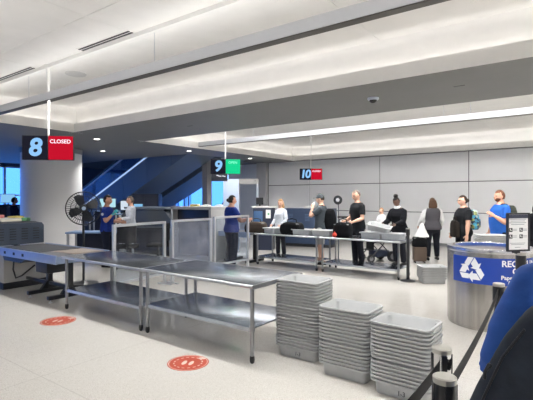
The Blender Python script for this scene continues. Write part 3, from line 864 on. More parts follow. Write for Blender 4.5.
def soft_bag(label, loc, rz, dims, m, name='bag', handle=True, cat='bag', bulge=.0, group=None, hm=None):
    t = thing(name, label, cat, loc, rz, group); x, y, z = dims
    b = B(); rings = []
    for f_, k in ((0, .9), (.06, .98), (.4, 1.04), (.75, .97), (.93, .82), (1.0, .5)):
        rings.append([Vector((x/2*k*math.copysign(abs(math.cos(a))**.55, math.cos(a)) , y/2*k*math.copysign(abs(math.sin(a))**.55, math.sin(a)), z*f_ + .012*math.sin(3*a)*f_)) for a in [2*PI*i/28 for i in range(28)]])
    loft(b, rings); me = remesh(b, .014, 4); me.materials.append(m); link('bag_body', me, t)
    if handle:
        b = B(); tube(b, [(-x*.22, 0, z*.95), (-x*.2, 0, z+.06), (0, 0, z+.085), (x*.2, 0, z+.06), (x*.22, 0, z*.95)], .012, 8); obj('handle', b, hm or m, t)
    b = B(); tube(b, [(-x*.42, -y*.36, z*.86), (0, -y*.42, z*.90), (x*.42, -y*.36, z*.86)], .006, 6); obj('zipper', b, mat('zip_grey', (.20, .20, .21), .4, .6), t, 'grey zipper')
    return t

DARKP = hexm('trouser_dark', (.007, .008, .013)); BLKSHOE = hexm('shoe_black', (.012, .012, .013), .4)
TSA = hexm('officer_blue', (.008, .028, .20), .75, noise=.15, scale=30)
OFFP = hexm('officer_trousers', (.007, .010, .024))
HBLK = hexm('hair_black', (.008, .007, .007), .5); HBRN = hexm('hair_brown', (.075, .04, .022), .55); HBLO = hexm('hair_blond', (.28, .165, .075), .55)
HGRY = hexm('hair_grey', (.12, .095, .08), .6); HRED = hexm('hair_auburn', (.13, .05, .028), .55); HDKB = hexm('hair_dark_brown', (.035, .022, .016), .55)
TEE_G = hexm('tee_slate', (.050, .060, .070), noise=.2, scale=50); TEE_B = hexm('tee_black', (.007, .008, .010)); TEE_BLUE = hexm('tee_blue', (.018, .10, .40), .8)
SHORTM = hexm('shorts_grey', (.38, .38, .37)); WHT = hexm('cloth_white', (.72, .72, .72)); HEATH = hexm('cloth_heather', (.50, .53, .58), .85, noise=.2, scale=40)
VESTG = hexm('vest_grey', (.07, .067, .075), .85); JKT = hexm('jacket_black', (.005, .0055, .008), .9)

down = lambda: [((.12, .0, -1), (.0, .2, -1)), ((-.12, .0, -1), (-.0, .2, -1))]
PM = [((.25, .15, -1), (-.15, 1, -.12)), ((-.25, .15, -1), (.15, 1, -.12))]       # forearms level, hands in front
# officers
p1 = figure('officer in royal blue shirt lifting a teal glove beside the standing fan', 107, 10.0, 1.665, (1, -.12), OFFP, TSA, BLKSHOE, HDKB, SKINR, 'short',
            arms=[((.2, .35, -1), (-.1, .75, .75)), ((-.15, .15, -1), (.1, 1, -.1))], hairstyle='short')
p3 = figure('officer in blue uniform with dark tied hair resting arm on divider', 231.5, 9.95, 1.66, (.85, .45), OFFP, TSA, BLKSHOE, HBLK, SKINR, 'short',
            arms=[((.25, .5, -.95), (-.25, 1, .10)), ((-.2, .3, -1), (.1, 1, -.05))], hairstyle='bun', female=True, build=1.22)
p1b = figure('grey-haired person in pale shirt behind the teal-gloved officer', 131, 12.0, 1.64, (-1, -.4), OFFP, HEATH, BLKSHOE, HGRY, SKINR, 'long', arms=PM, hairstyle='short')
p3b = figure('dark-haired person in blue behind the white curved covers', 221, 15.4, 1.50, (1, -.3), OFFP, TSA, BLKSHOE, HBLK, SKINR, 'short', arms=PM, hairstyle='short', lean=.2)
# travellers
p4 = figure('blond woman in pale heather top packing a bin at far table', 281, 11.75, 1.565, (-.75, -.66), DARKP, HEATH, BLKSHOE, HBLO, SKIN, 'long',
            arms=[((.3, .1, -1), (-.25, .85, -.65)), ((-.3, .1, -1), (.25, .85, -.65))], hairstyle='long', female=True, head=(.35, .0), feet=((.09, .05), (-.09, -.03)))
p5 = figure('man in slate T-shirt, cap and shorts holding a phone to ear', 321, 10.4, 1.69, (-.90, .30), SHORTM, TEE_G, BLKSHOE, HDKB, SKIN, 'short',
            arms=[((.15, .1, -1), (-.1, .5, -.9)), ((-.35, .75, -.62), (.55, -.12, 1))], shorts=True, build=1.12, hairstyle='crop', feet=((.11, .06), (-.11, -.06)))
p6 = figure('tall man in black T-shirt and dark trousers at far table', 358, 10.05, 1.785, (-.92, -.38), DARKP, TEE_B, BLKSHOE, HGRY, SKIN, 'short',
            arms=[((.18, .12, -1), (-.25, .85, -.30)), ((-.18, .12, -1), (.25, .85, -.30))], hairstyle='crop', head=(0, -.18), lean=.04)
p7 = figure('woman in black jacket with high hair bun and white collar', 399.5, 10.2, 1.63, (-.80, -.55), DARKP, JKT, BLKSHOE, HBLK, SKIND, 'long', jacket=True, female=True, build=1.12,
            arms=[((.2, .4, -1), (-.2, 1, -.25)), ((-.2, .4, -1), (.2, 1, -.25))], hairstyle='highbun', head=(.1, -.28), lean=.14, collar=WHT)
p8 = figure('woman seen from behind in grey vest over white sleeves', 432.5, 11.1, 1.60, (.10, 1), DARKP, WHT, BLKSHOE, HBRN, SKIN, 'long', vest=VESTG, female=True, build=1.15,
            arms=[((.35, .25, -1), (.12, .7, -.7)), ((-.40, .25, -1), (-.12, .7, -.7))], hairstyle='long', feet=((.15, .10), (-.14, -.05)))
p9 = figure('woman in black T-shirt wearing a floral backpack', 463.5, 9.3, 1.655, (-1, -.05), DARKP, TEE_B, BLKSHOE, HDKB, SKIN, 'short', female=True, build=1.18,
            arms=[((.12, .2, -1), (-.05, .5, -1)), ((-.2, .12, -1), (-.05, .12, -1))], hairstyle='bun', belly=.02)
p10 = figure('bearded man in bright blue T-shirt touching his backpack strap', 500.5, 8.7, 1.755, (-1, .12), DARKP, TEE_BLUE, BLKSHOE, HRED, SKINR, 'short', build=1.16,
             arms=[((.15, .15, -1), (0, .4, -1)), ((-.2, .05, -1), (.35, .85, .62))], hairstyle='short', belly=.05, head=(.2, 0))
p12 = figure('dark-haired person in black clothes at the right picture edge', 538.5, 8.3, 1.56, (.6, 1), DARKP, JKT, BLKSHOE, HBLK, SKIN, 'long', hairstyle='long', female=True, arms=down())
# the child in the pushchair
kid = None

# headwear, glasses, beard, phone
CAPM = hexm('cap_grey', (.045, .052, .06), .8)
def cap(P):
    HP = P['HP']; b = B(); hv = ball(b, (0, 0, 0), 1, 24, 16)
    for q in hv:
        x, y, z = q.co; k = 1.15 if z > .12 else .8
        q.co = HP(x*.079*k, y*.099*k, max(z, -.2)*.118*(k+.06))
    P['child']('cap', b, CAPM, .008, 2)
    b = B(); rings = []
    for y, w_, z in ((.06, .070, .035), (.11, .072, .034), (.15, .058, .026), (.178, .03, .018)):
        rings.append([HP(w_*math.cos(2*PI*k/14), y, z + .007*math.sin(2*PI*k/14)) for k in range(14)])
    loft(b, rings); P['child']('cap_brim', b, CAPM, None)
cap(p5)
def beard(P, m):
    HP = P['HP']; b = B(); hv = ball(b, (0, 0, 0), 1, 24, 16)
    for q in hv:
        x, y, z = q.co; k = 1.10 if (-.95 < z < -.22 and y > -.1 and not (abs(x) < .3 and z > -.42 and y > .6)) else .82
        wx = .074*(1 - .2*max(0, -z)); q.co = HP(x*wx*k, y*.094*k + (.012 if z < -.3 and y > 0 else 0), z*.118*(k if k < 1 else 1.05))
    P['child']('beard', b, m, .008, 2)
beard(p10, HRED)
def glasses(P):
    HP = P['HP']; b = B()
    for sx in (1, -1):
        tube(b, [HP(sx*.032 + .020*math.cos(a), .103, .004 + .016*math.sin(a)) for a in [2*PI*k/14 for k in range(15)]], .0028, 6)
        tube(b, [HP(sx*.052, .100, .006), HP(sx*.079, 0, .008)], .0028, 6)
    tube(b, [HP(-.012, .105, .006), HP(.012, .105, .006)], .0028, 6); P['child']('glasses', b, BLACKP, None)
glasses(p9)
# teal glove is worn by the officer
def glove(P, i, m):
    S0, E, W, a, f = P['J'][i]; sx = 1 if i == 0 else -1
    pn = Vector((-sx, 0, 0)); pn = (pn - f*pn.dot(f)).normalized(); sd = f.cross(pn).normalized()
    if sd.y < 0: sd = -sd
    b = B(); tube(b, [W-f*.03, W+f*.03, W+f*.09], [.036, .046, .046], 14, True, .65)
    for o_, l_ in ((.030, .066), (.010, .076), (-.010, .071), (-.029, .055)):
        p0 = W + f*.075 + sd*o_; p1 = p0 + f*l_*.5 + pn*.008; p2 = p1 + (f*.8+pn*.6).normalized()*(l_*.5+.004); tube(b, [p0, p1, p2], .0135, 8)
    p0 = W + f*.025 + sd*.028; p1 = p0 + (sd*.75+f*.6+pn*.35).normalized()*.042; p2 = p1 + (f+sd*.25+pn*.3).normalized()*.038; tube(b, [p0, p1, p2], .0145, 8)
    P['child']('glove', b, m, .007, 1, 'teal rubber glove')
glove(p1, 0, hexm('glove_teal', (.05, .42, .48), .5))
# phone in the capped man's raised hand
W5, f5 = p5['J'][1][2], p5['J'][1][4]
q = p5['world'](W5 + f5*.075 + Vector((.028, .0, .0)))
b = B(); bx(b, (0, 0, 0), (.074, .010, .15), None, .004); ph = obj('phone', b, hexm('phone_white', (.7, .7, .72), .3)); tag(ph, 'white phone held to the ear of the capped man', 'phone', None, q, p5['rz']+1.2); ph.rotation_euler = (0, -.15, p5['rz']+1.35)
# shoulder patches on the officers and a name badge on the black jacket
def badge(P, pts, m, name, lab):
    b = B(); rings = [[P['T'](*p) for p in pts], [P['T'](p[0], p[1]+.006, p[2]) for p in pts]]; loft(b, rings); P['child'](name, b, m, None, 2, lab)
badge(p7, [(-.10, .150, 1.325), (-.04, .155, 1.325), (-.04, .152, 1.343), (-.10, .147, 1.343)], WHT, 'name_badge', 'small white name badge')
for P, i in ((p1, 0), (p1, 1), (p3, 1)):
    S0, E, W, a, f = P['J'][i]; sx = 1 if i == 0 else -1
    b = B(); c0 = S0 + a*.10 + Vector((sx*.070, 0, 0)); loft(b, [[c0 + Vector((sx*e, .030*math.cos(2*PI*k/12), .036*math.sin(2*PI*k/12))) for k in range(12)] for e in (0, .006)])
    P['child']('shoulder_patch', b, hexm('patch_pale', (.5, .55, .62)), None, 2, 'pale round shoulder patch')
# worn backpacks
backpack('black backpack worn by the man in cap', p5, FABB, .16, .50, .13, 1.14)
FLOR = bpy.data.materials.new('floral'); FLOR.use_nodes = True
nt = FLOR.node_tree; tc = nt.nodes.new('ShaderNodeTexCoord'); vo = nt.nodes.new('ShaderNodeTexVoronoi'); vo.inputs['Scale'].default_value = 17
rp = nt.nodes.new('ShaderNodeValToRGB'); rp.color_ramp.interpolation = 'CONSTANT'
cols = [(0, (.02, .05, .10)), (.28, (.05, .28, .42)), (.45, (.42, .52, .55)), (.58, (.02, .03, .06)), (.74, (.30, .34, .12)), (.86, (.08, .40, .55))]
for i, (p_, c_) in enumerate(cols):
    e = rp.color_ramp.elements[i] if i < 2 else rp.color_ramp.elements.new(p_)
    e.position = p_; e.color = (*c_, 1)
nt.links.new(tc.outputs['Object'], vo.inputs['Vector']); nt.links.new(vo.outputs['Color'], rp.inputs['Fac']); nt.links.new(rp.outputs['Color'], nt.nodes['Principled BSDF'].inputs['Base Color'])
backpack('blue and white floral backpack on the woman in black', p9, FLOR, .16, .46, .10, 1.20, strapm=FABB, pocket=FLOR, back=.125)
backpack('dark olive backpack on the man in blue T-shirt', p10, hexm('olive_cloth', (.035, .038, .028), .85), .15, .42, .08, 1.24, back=.13)
# dark bag carried in front by the woman in black
w_ = p9['world']((0, .20, .80))
soft_bag('dark brown bag carried in front of the woman in black', w_, p9['rz'], (.26, .14, .36), hexm('bag_brown', (.010, .007, .0055), .7), handle=True)

# the viewer's neighbour in the queue, seen from behind
pc = cw(.932, 1.15)
SLV = mat('sleeve_royal', (.018, .085, .36), .8, noise=.12, scale=18, bump=.35)
p0 = figure('person in royal blue top close by, cut by the right edge', 0, 0, 1.70, (.86, .50), FABN, SLV, BLKSHOE, HDKB, SKIN, 'long', loc=pc, hairstyle='short', build=1.08,
            arms=[((.15, .05, -1), (.0, .3, -1)), ((-.26, -.36, -1), (.45, .8, -.45))], voxel=.009)
TEAL = mat('backpack_ink', (.010, .016, .026), .75, noise=.25, scale=25, bump=.4)
bp, mk = backpack('near-black backpack on the person in royal blue close by', p0, TEAL, .165, .58, .085, 1.13, pocket=None, back=.18, tilt=.42, xo=-.045)
def sp(*p): return p0['T'](*p)
zy = lambda z: -.18-.085*2.0
b = B(); tube(b, [sp(-.06, zy(0)+.02, 1.32), sp(-.105, zy(0), 1.24), sp(-.155, zy(0), 1.12), sp(-.20, zy(0)+.01, 1.0)], .004, 8); mk('zipper', b, mat('zip_black', (.02, .02, .022), .45, .3), .003, None, 0)
b = B(); tube(b, [sp(-.140, zy(0)-.006, 1.205), sp(-.145, zy(0)-.012, 1.19), sp(-.147, zy(0)-.010, 1.17)], .005, 8); ball(b, sp(-.139, zy(0)-.002, 1.207), .007); mk('zip_pull', b, mat('zip_metal', (.04, .042, .046), .35, .9), .0025, 'metal zip pull', 0)

# ================================================================ LANE EQUIPMENT
def on_v(px, v):
    d = v/(ST*(px-266.5)/F + CT); return at(px, d)
def partbox(name, lo, hi, m, t, lab=None, bev=.01):
    b = B(); bb(b, lo, hi, bev); return obj(name, b, m, t, lab)
APRON = mat('apron_steel', (.34, .42, .58), .35, .6)
BELTM = mat('conveyor_belt', (.06, .062, .07), .5)
# near conveyor
cu0, cu1 = -8.085, -6.09
t = thing('roller_conveyor', 'long grey roller conveyor feeding the scanner on the left', 'conveyor', (cu1, 3.66, 0))
L = cu1-cu0
partbox('front_apron', (-L, -.44, .635), (0, -.415, .765), APRON, t, 'blue-grey steel front apron', .003)
partbox('back_apron', (-L, .415, .635), (0, .44, .765), APRON, t, None, .003)
partbox('end_plate', (-.02, -.415, .64), (0, .415, .745), APRON, t, None, .003)
partbox('bed', (-L, -.415, .70), (-.02, .415, .742), mat('bed_steel', (.36, .36, .37), .35, .9), t, None, .003)
partbox('belt', (-L, -.30, .742), (-.75, .38, .756), BELTM, t, 'dark belt', .004)
partbox('ramp_plate', (-.70, -.10, .744), (-.10, .40, .754), mat('plate_tan', (.30, .25, .21), .4), t, 'tan ramp plate', .003)
for x in (-1.62, -1.30, -1.0):
    partbox('slot_hole', (x-.03, -.446, .675), (x+.03, -.438, .72), BLACK, t, 'dark slot in apron', .004)
partbox('drive_box', (-1.30, -.10, .36), (-.92, .22, .64), BLACKP, t, 'black drive box', .02)
b = B(); prism(b, [(-1.85, -.38, .635), (-1.0, -.38, .635), (-1.2, -.38, .55), (-1.8, -.38, .55)], (0, .7, 0)); obj('drip_tray', b, BLACKP, t, 'black tray beneath')
for x in (-1.05, -.42):
    b = B(); bb(b, (x-.035, -.03, .07), (x+.035, .05, .66), .006); lg = obj('leg', b, BLACKP, t)
    b = B(); bb(b, (x-.04, -.34, .045), (x+.04, .34, .105), .01); prism(b, [(x-.03, -.14, .105), (x-.03, .16, .105), (x-.03, .04, .24), (x-.03, -.03, .24)], (.06, 0, 0)); obj('foot_bar', b, BLACKP, lg)
    for y in (-.30, .30):
        b = B(); lathe(b, [(.028, 0), (.028, .010), (.010, .014), (.010, .05)], (x, y, 0), 14); obj('levelling_foot', b, ALU, lg)
b = B(); tube(b, [(-1.62, -.30, .56), (-1.60, -.32, .40), (-1.48, -.33, .27), (-1.34, -.30, .32), (-1.27, -.12, .48)], .013, 8); obj('cable', b, BLACK, t, 'looped black cable')
partbox('brace', (-1.8, -.02, .17), (-.45, .02, .22), BLACKP, t, None, .004)

# scanner on the left: its end wall looks down the conveyor
t = thing('baggage_scanner', 'dark blue-grey scanner with louvred end wall at the left edge', 'scanner', (-8.1, 3.66, 0))
b = B(); prism(b, [(0, -.46, .77), (0, .40, .77), (0, .40, 1.10), (0, .36, 1.15), (0, -.46, 1.15)], (-2.6, 0, 0)); obj('housing', b, XRAY, t)
b = B(); prism(b, [(-.06, -.44, 1.151), (-.06, .345, 1.151), (-.10, .30, 1.17), (-.10, -.44, 1.17)], (-2.4, 0, 0)); obj('hood_top', b, mat('hood_dark', (.03, .033, .04), .45), t, 'dark top edge')
for c_ in range(4):
    b = B()
    for r_ in range(5): bb(b, (-.004, -.40+c_*.20, .86+r_*.045), (.004, -.29+c_*.20, .875+r_*.045))
    obj('louvre', b, BLACK, t, 'dark louvre slots')
partbox('lower_body', (-2.6, -.30, .11), (0, .55, .60), MBEIGE, t, 'beige lower body', .02)
partbox('plinth', (-2.55, -.31, 0), (.012, .56, .11), BLACKP, t, 'black plinth', .004)
# things lying on the scanner
ztop = 1.1705
def small(name, lab, cat, u, v, dims, m, rz=0, bev=.01, z=ztop):
    b = B(); bx(b, (0, 0, dims[2]/2), dims, None, bev); return tag(obj(name, b, m), lab, cat, 'papers and packets on the scanner', (u, v, z), rz)
small('document_tray', 'pale tray along the scanner top at the left edge', 'tray', -8.72, 3.66, (.30, .62, .055), mat('tray_grey', (.46, .46, .42), .6), 0, .008)
small('paper_pad', 'yellow pad at right end of the pale scanner-top tray', 'pad', -8.70, 3.83, (.22, .18, .03), mat('pad_yellow', (.50, .43, .10), .7), .2, .003, ztop+.056)
small('green_packet', 'green packet on the scanner top corner', 'packet', -8.45, 3.90, (.12, .10, .06), mat('packet_green', (.10, .28, .12), .6), .5)
small('pink_packet', 'pink packet on the pale scanner-top tray', 'packet', -8.70, 3.55, (.12, .10, .06), mat('packet_pink', (.50, .17, .16), .6), .1, .01, ztop+.056)
small('folded_cloth', 'cream cloth lying in front of the pale scanner-top tray', 'cloth', -8.40, 3.60, (.16, .34, .035), mat('cloth_cream', (.60, .56, .48), .8), -.1, .012)
# ---- pedestal fan
fp = at(83.5, 8.0)
t = thing('pedestal_fan', 'black pedestal fan in front of the white column', 'fan', (fp[0], fp[1], 0), heading(.45, -1))
b = B(); lathe(b, [(.26, 0), (.26, .025), (.06, .05), (.03, .07), (0, .07)], n=32); obj('base', b, BLACKP, t)
b = B(); tube(b, [(0, 0, .06), (0, 0, 1.33)], .022, 14); obj('pole', b, BLACKP, t)
FC = V(0, .10, 1.41)
b = B()
def circ(bm, r, y, rad, n=40):
    vs_ = [(r*math.cos(2*PI*k/n), y, r*math.sin(2*PI*k/n)) for k in range(n)]
    pts = [FC + V(*p) for p in vs_] + [FC + V(*vs_[0])]
    tube(bm, pts, rad, 6)
for r, y in ((.305, 0), (.30, .045), (.30, -.045), (.22, .07), (.22, -.07), (.14, .085), (.14, -.085), (.06, .09)): circ(b, r, y, .0045 if r < .3 else .007)
for k in range(44):
    a = 2*PI*k/44
    for sg in (1, -1):
        tube(b, [FC + V(.05*math.cos(a), sg*.09, .05*math.sin(a)), FC + V(.2*math.cos(a), sg*.074, .2*math.sin(a)), FC + V(.30*math.cos(a), sg*.04, .30*math.sin(a)), FC + V(.305*math.cos(a), 0, .305*math.sin(a))], .003, 5)
obj('grille', b, BLACKP, t)
b = B()
for k in range(4):
    a = 2*PI*k/4 + .3; R_ = Matrix.Rotation(a, 3, 'Y')
    poly = [V(.03, -.02, -.03), V(.12, -.035, -.09), V(.25, -.03, -.10), V(.27, .0, -.02), V(.22, .03, .06), V(.10, .02, .05)]
    prism(b, [FC + R_ @ p for p in poly], V(0, .005, 0))
obj('blades', b, mat('fan_blade', (.025, .027, .032), .4), t, 'dark fan blades')
b = B(); tube(b, [FC + V(0, .085, 0), FC + V(0, -.06, 0), FC + V(0, -.20, 0)], [.055, .075, .07], 20); tube(b, [FC + V(0, -.14, -.05), (0, 0, 1.30)], .03, 10); obj('motor', b, BLACKP, t)
b = B(); lathe(b, [(.03, 0), (.035, .01), (0, .012)], (0, 0, 0), 16); me = finish(b, 'hub_badge', mat('hub_pale', (.35, .45, .6), .4)); hb = link('hub_badge', me, t, 'pale round hub badge'); hb.location = FC + V(0, .092, 0); hb.rotation_euler = (-PI/2, 0, 0)

# ---- second lane: scanner, frames, conveyor
t = thing('baggage_scanner', 'grey scanner hood with sloping end behind the acrylic dividers', 'scanner', (-9.9, 8.35, 0))
b = B(); prism(b, [(-1.25, -.42, .30), (.95, -.42, .30), (.95, -.42, .98), (.62, -.42, 1.27), (-.95, -.42, 1.27), (-1.25, -.42, 1.10)], (0, .84, 0)); obj('housing', b, mat('hood_slate', (.05, .06, .075), .4), t)
partbox('top_shelf', (-1.1, -.46, 1.28), (.75, .46, 1.335), mat('shelf_slate', (.10, .12, .15), .4), t, 'slate top shelf', .005)
partbox('plinth', (-1.2, -.36, 0), (.9, .36, .30), BLACKP, t, 'black plinth', .004)
t = thing('tunnel_frame', 'pale frame around the dark scanner tunnel mouth', 'scanner tunnel', (-8.15, 8.35, 0))
FRM = mat('frame_pale', (.36, .36, .36), .45)
partbox('side_panel', (-.78, -.46, .0), (-.70, .46, 1.36), FRM, t, None, .006); partbox('side_panel', (.62, -.46, .0), (.70, .46, 1.30), FRM, t, None, .006)
partbox('top_panel', (-.78, -.46, 1.30), (.70, .46, 1.375), FRM, t, None, .006)
partbox('tunnel_curtain', (-.69, -.30, .78), (.61, -.27, 1.29), BLACKP, t, 'black tunnel curtain', .003); partbox('body', (-.69, -.26, .1), (.61, .40, 1.28), DNAVY, t, 'dark body', .003)
q = on_v(195, 8.30); b = B(); bx(b, (0, 0, .03), (.22, .16, .06), None, .01); tag(obj('yellow_box', b, mat('box_yellow', (.60, .48, .12), .6)), 'yellow box on the pale tunnel frame', 'box', None, (q[0], q[1], 1.376), .3)
t = thing('roller_conveyor', 'short dark conveyor beside the officer at the divider', 'conveyor', (-6.42, 8.55, 0))
partbox('front_apron', (-1.0, -.42, .64), (0, -.39, .765), APRON, t, 'blue-grey steel front apron', .003); partbox('back_apron', (-1.0, .39, .64), (0, .42, .765), APRON, t, None, .003)
partbox('belt', (-1.0, -.39, .70), (0, .39, .755), BELTM, t, 'dark belt', .004)
for x in (-.85, -.15):
    b = B(); bb(b, (x-.035, -.04, .06), (x+.035, .04, .70), .006); lg = obj('leg', b, BLACKP, t)
    b = B(); bb(b, (x-.04, -.34, 0), (x+.04, .34, .06), .01); obj('foot_bar', b, BLACKP, lg)
# dark counter with two white curved covers
cp = at(213, 14.5)
t = thing('counter', 'dark counter under the two white curved covers', 'counter', (cp[0], cp[1], 0), .63)
partbox('counter_top', (-.47, -.3, 1.18), (.47, .3, 1.22), BLACKP, t, None, .006); partbox('body', (-.45, -.26, 0), (.45, .26, 1.18), DNAVY, t, None, .006)
for k, lab in ((-.24, 'white curved cover on the dark counter, nearer the column'), (.24, 'white curved cover on the dark counter, nearer the pale gate')):
    q = Matrix.Rotation(.63, 3, 'Z') @ V(k, -.05, 0)
    b = B()
    A = [PI*i/14 for i in range(15)]
    outer = [(.22*math.cos(a), 0, .16*math.sin(a)**.8) for a in A]; inner = [(.18*math.cos(a), 0, .115*math.sin(a)**.8) for a in reversed(A)]
    prism(b, [V(x, -.18, z) for x, y, z in outer+inner], V(0, .36, 0)); o = obj('curved_cover', b, WHITE); tag(o, lab, 'cover', 'white covers on the dark counter', (cp[0]+q.x, cp[1]+q.y, 1.221), .63)

# ---- walk-through gate and pale screen
PG = mat('gate_pale', (.40, .44, .52), .4)
gp = at(248, 14.0)
t = thing('metal_detector', 'pale walk-through metal detector gate behind the officer', 'metal detector', (gp[0], gp[1], 0), .62)
partbox('side_panel', (-.34, -.22, 0), (-.27, .22, 2.05), PG, t, None, .02); partbox('side_panel', (.27, -.22, 0), (.34, .22, 2.05), PG, t, None, .02)
partbox('header', (-.34, -.22, 2.05), (.34, .22, 2.22), mat('gate_header', (.44, .43, .42), .45), t, 'grey header box', .02)
b = B(); bx(b, (.24, -.223, 2.15), (.03, .006, .03)); obj('indicator', b, BLACK, t, 'small dark indicator')
gp2 = at(231, 12.8)
t = thing('privacy_screen', 'tall pale blue screen panel beside the metal detector', 'screen', (gp2[0], gp2[1], 0), .55)
partbox('panel', (-.23, -.02, .06), (.23, .02, 2.16), mat('screen_pale', (.36, .43, .56), .45), t, None, .006)
for x in (-.19, .19): partbox('foot', (x-.03, -.15, 0), (x+.03, .15, .06), ALU, t, None, .006)
# grey pier left of the nine
cp3 = at(207, 16.6); b = B(); bb(b, (cp3[0]-.13, cp3[1]-.13, 0), (cp3[0]+.13, cp3[1]+.13, ZC)); struct('pillar_entrance', b, mat('pier_grey', (.26, .26, .28), .5))

# ---- desk with monitor, cabinet and notice
dp = at(264.5, 13.4)
t = thing('podium_desk', 'navy desk with white top beneath the small monitor', 'desk', (dp[0], dp[1], 0), .45)
partbox('desk_top', (-.36, -.26, 1.30), (.36, .26, 1.345), WHITE, t, 'white desk top', .006); partbox('body', (-.32, -.22, 0), (.30, .22, 1.30), DNAVY, t, None, .008)
partbox('blue_panel', (-.30, -.228, .75), (-.02, -.219, 1.2), mat('panel_blue', (.05, .12, .26), .4), t, 'blue front panel', .002)
q = Matrix.Rotation(.45, 3, 'Z') @ V(.16, -.24, 0); b = B(); bx(b, (0, 0, .13), (.15, .006, .26)); n_ = obj('notice_sheet', b, mat('paper', (.8, .8, .79))); tag(n_, 'white notice sheet on the navy desk front', 'notice', None, (dp[0]+q.x, dp[1]+q.y, .98), .45)
b = B(); bx(b, (.01, -.0035, .13), (.05, .001, .06)); obj('printed_mark', b, mat('mark_green', (.15, .42, .22), .6), n_, 'green mark')
def monitor(lab, loc, rz, w_, h_, m, stand=.10, group=None):
    t = thing('monitor', lab, 'monitor', loc, rz, group)
    b = B(); bx(b, (0, 0, stand+h_/2), (w_, .035, h_), None, .006); obj('casing', b, BLACKP, t)
    b = B(); bx(b, (0, -.0185, stand+h_/2), (w_-.03, .002, h_-.03)); obj('display', b, m, t, 'lit display' if m is not BLACK else 'dark display')
    b = B(); bx(b, (0, .01, stand/2+.01), (.04, .03, stand+.02)); bx(b, (0, 0, .008), (.20, .14, .016), None, .004); obj('stand', b, BLACKP, t)
q = Matrix.Rotation(.45, 3, 'Z') @ V(-.15, 0, 0)
monitor('small dark monitor on the white-topped navy desk', (dp[0]+q.x, dp[1]+q.y, 1.346), .3, .24, .22, BLACK, .05)
cp4 = at(311, 14.3); 
t = thing('cabinet', 'long navy cabinet with vents against the panelled wall', 'cabinet', (cp4[0], cp4[1], 0), .16)
partbox('body', (-.95, -.3, .10), (.80, .3, 1.26), NAVY, t, None, .01); partbox('plinth', (-.92, -.27, 0), (.77, .27, .10), BLACKP, t, 'black plinth', .004)
b = B()
for x in (-.62, -.02, .45):
    for k in range(5): bb(b, (x-.08, -.308, .85+k*.05), (x+.08, -.299, .87+k*.05))
obj('vent', b, mat('vent_blue', (.09, .14, .26), .4), t, 'paler vent slots')
q = on_v(307, 14.1); b = B(); bx(b, (0, 0, .035), (.26, .2, .07), None, .01); tag(obj('white_box', b, WHITE), 'white box on top of the navy cabinet', 'box', None, (cp4[0]-.10, cp4[1]-.02, 1.261), .16)

# ---- mirror on a stand
mp_ = at(338.5, 10.9)
t = thing('mirror_stand', 'round black mirror on a stand between the two men', 'mirror', (mp_[0], mp_[1], 0), heading(-.6, -1))
b = B(); lathe(b, [(.17, 0), (.17, .02), (.03, .03), (0, .03)], n=28); obj('base', b, BLACKP, t)
b = B(); tube(b, [(0, 0, .02), (0, 0, 1.44)], .016, 12); obj('pole', b, mat('pole_grey', (.10, .11, .13), .4), t)
b = B(); tube(b, [(0, .03, 1.55), (0, .05, 1.55), (0, .055, 1.55)], [.115, .115, .02], 28); tube(b, [(0, .03, 1.55), (0, 0, 1.42)], .014, 8); md_ = obj('disc', b, BLACKP, t)
b = B(); tube(b, [(0, .056, 1.55), (0, .06, 1.55)], [.05, .04], 20); obj('disc_centre', b, mat('disc_grey', (.45, .45, .47), .3), md_, 'grey centre')
b = B(); bx(b, (-.18, 0, 1.12), (.40, .05, .045), None, .006); obj('arm', b, BLACKP, t)

# ---- bins and bags on the far tables
def tbin(lab, px, v, rz, z=.7605, rot=None):
    q = on_v(px, v); return new_bin(lab, (q[0], q[1], z), rz, 'grey bins on the far tables', True, rot)
tbin('grey bin on the far table in front of the blond woman', 274, 8.55, 1.55)
tbin('grey bin on the far table left of the capped man', 303.5, 8.52, .05)
tbin('grey bin on the far table before the capped man', 323.5, 8.52, .05)
tbin('grey bin on the far table below the child', 373, 8.62, .02)
tbin('grey bin on the far table nearest the thin post', 393.5, 8.62, -.02)
tbin('grey bin tilted on top of another below the child', 378.5, 8.66, .1, .915, (.12, .20, .15))
def bag(lab, px, v, rz, dims, m, z=.7605, **k):
    q = on_v(px, v); return soft_bag(lab, (q[0], q[1], z), rz, dims, m, **k)
bag('large black bag on the far table beside the blond woman', 292, 8.55, .1, (.56, .34, .27), FABB)
bag('black rucksack on the far table in front of the tall man', 343, 8.55, .1, (.40, .32, .31), FABB)
bag('brown duffel bag lying on the short dark conveyor', 256, 8.45, .4, (.55, .34, .26), hexm('duffel_brown', (.05, .038, .03), .8), z=.756)
q = on_v(334.5, 8.33); b = B(); ball(b, (0, 0, .05), (.05, .04, .05)); tube(b, [(0, 0, .09), (0, 0, .12)], .01, 8); tag(obj('red_pouch', b, hexm('pouch_red', (.60, .07, .045), .6)), 'small red pouch beside the black rucksack', 'pouch', None, (q[0], q[1], .7605), 0)

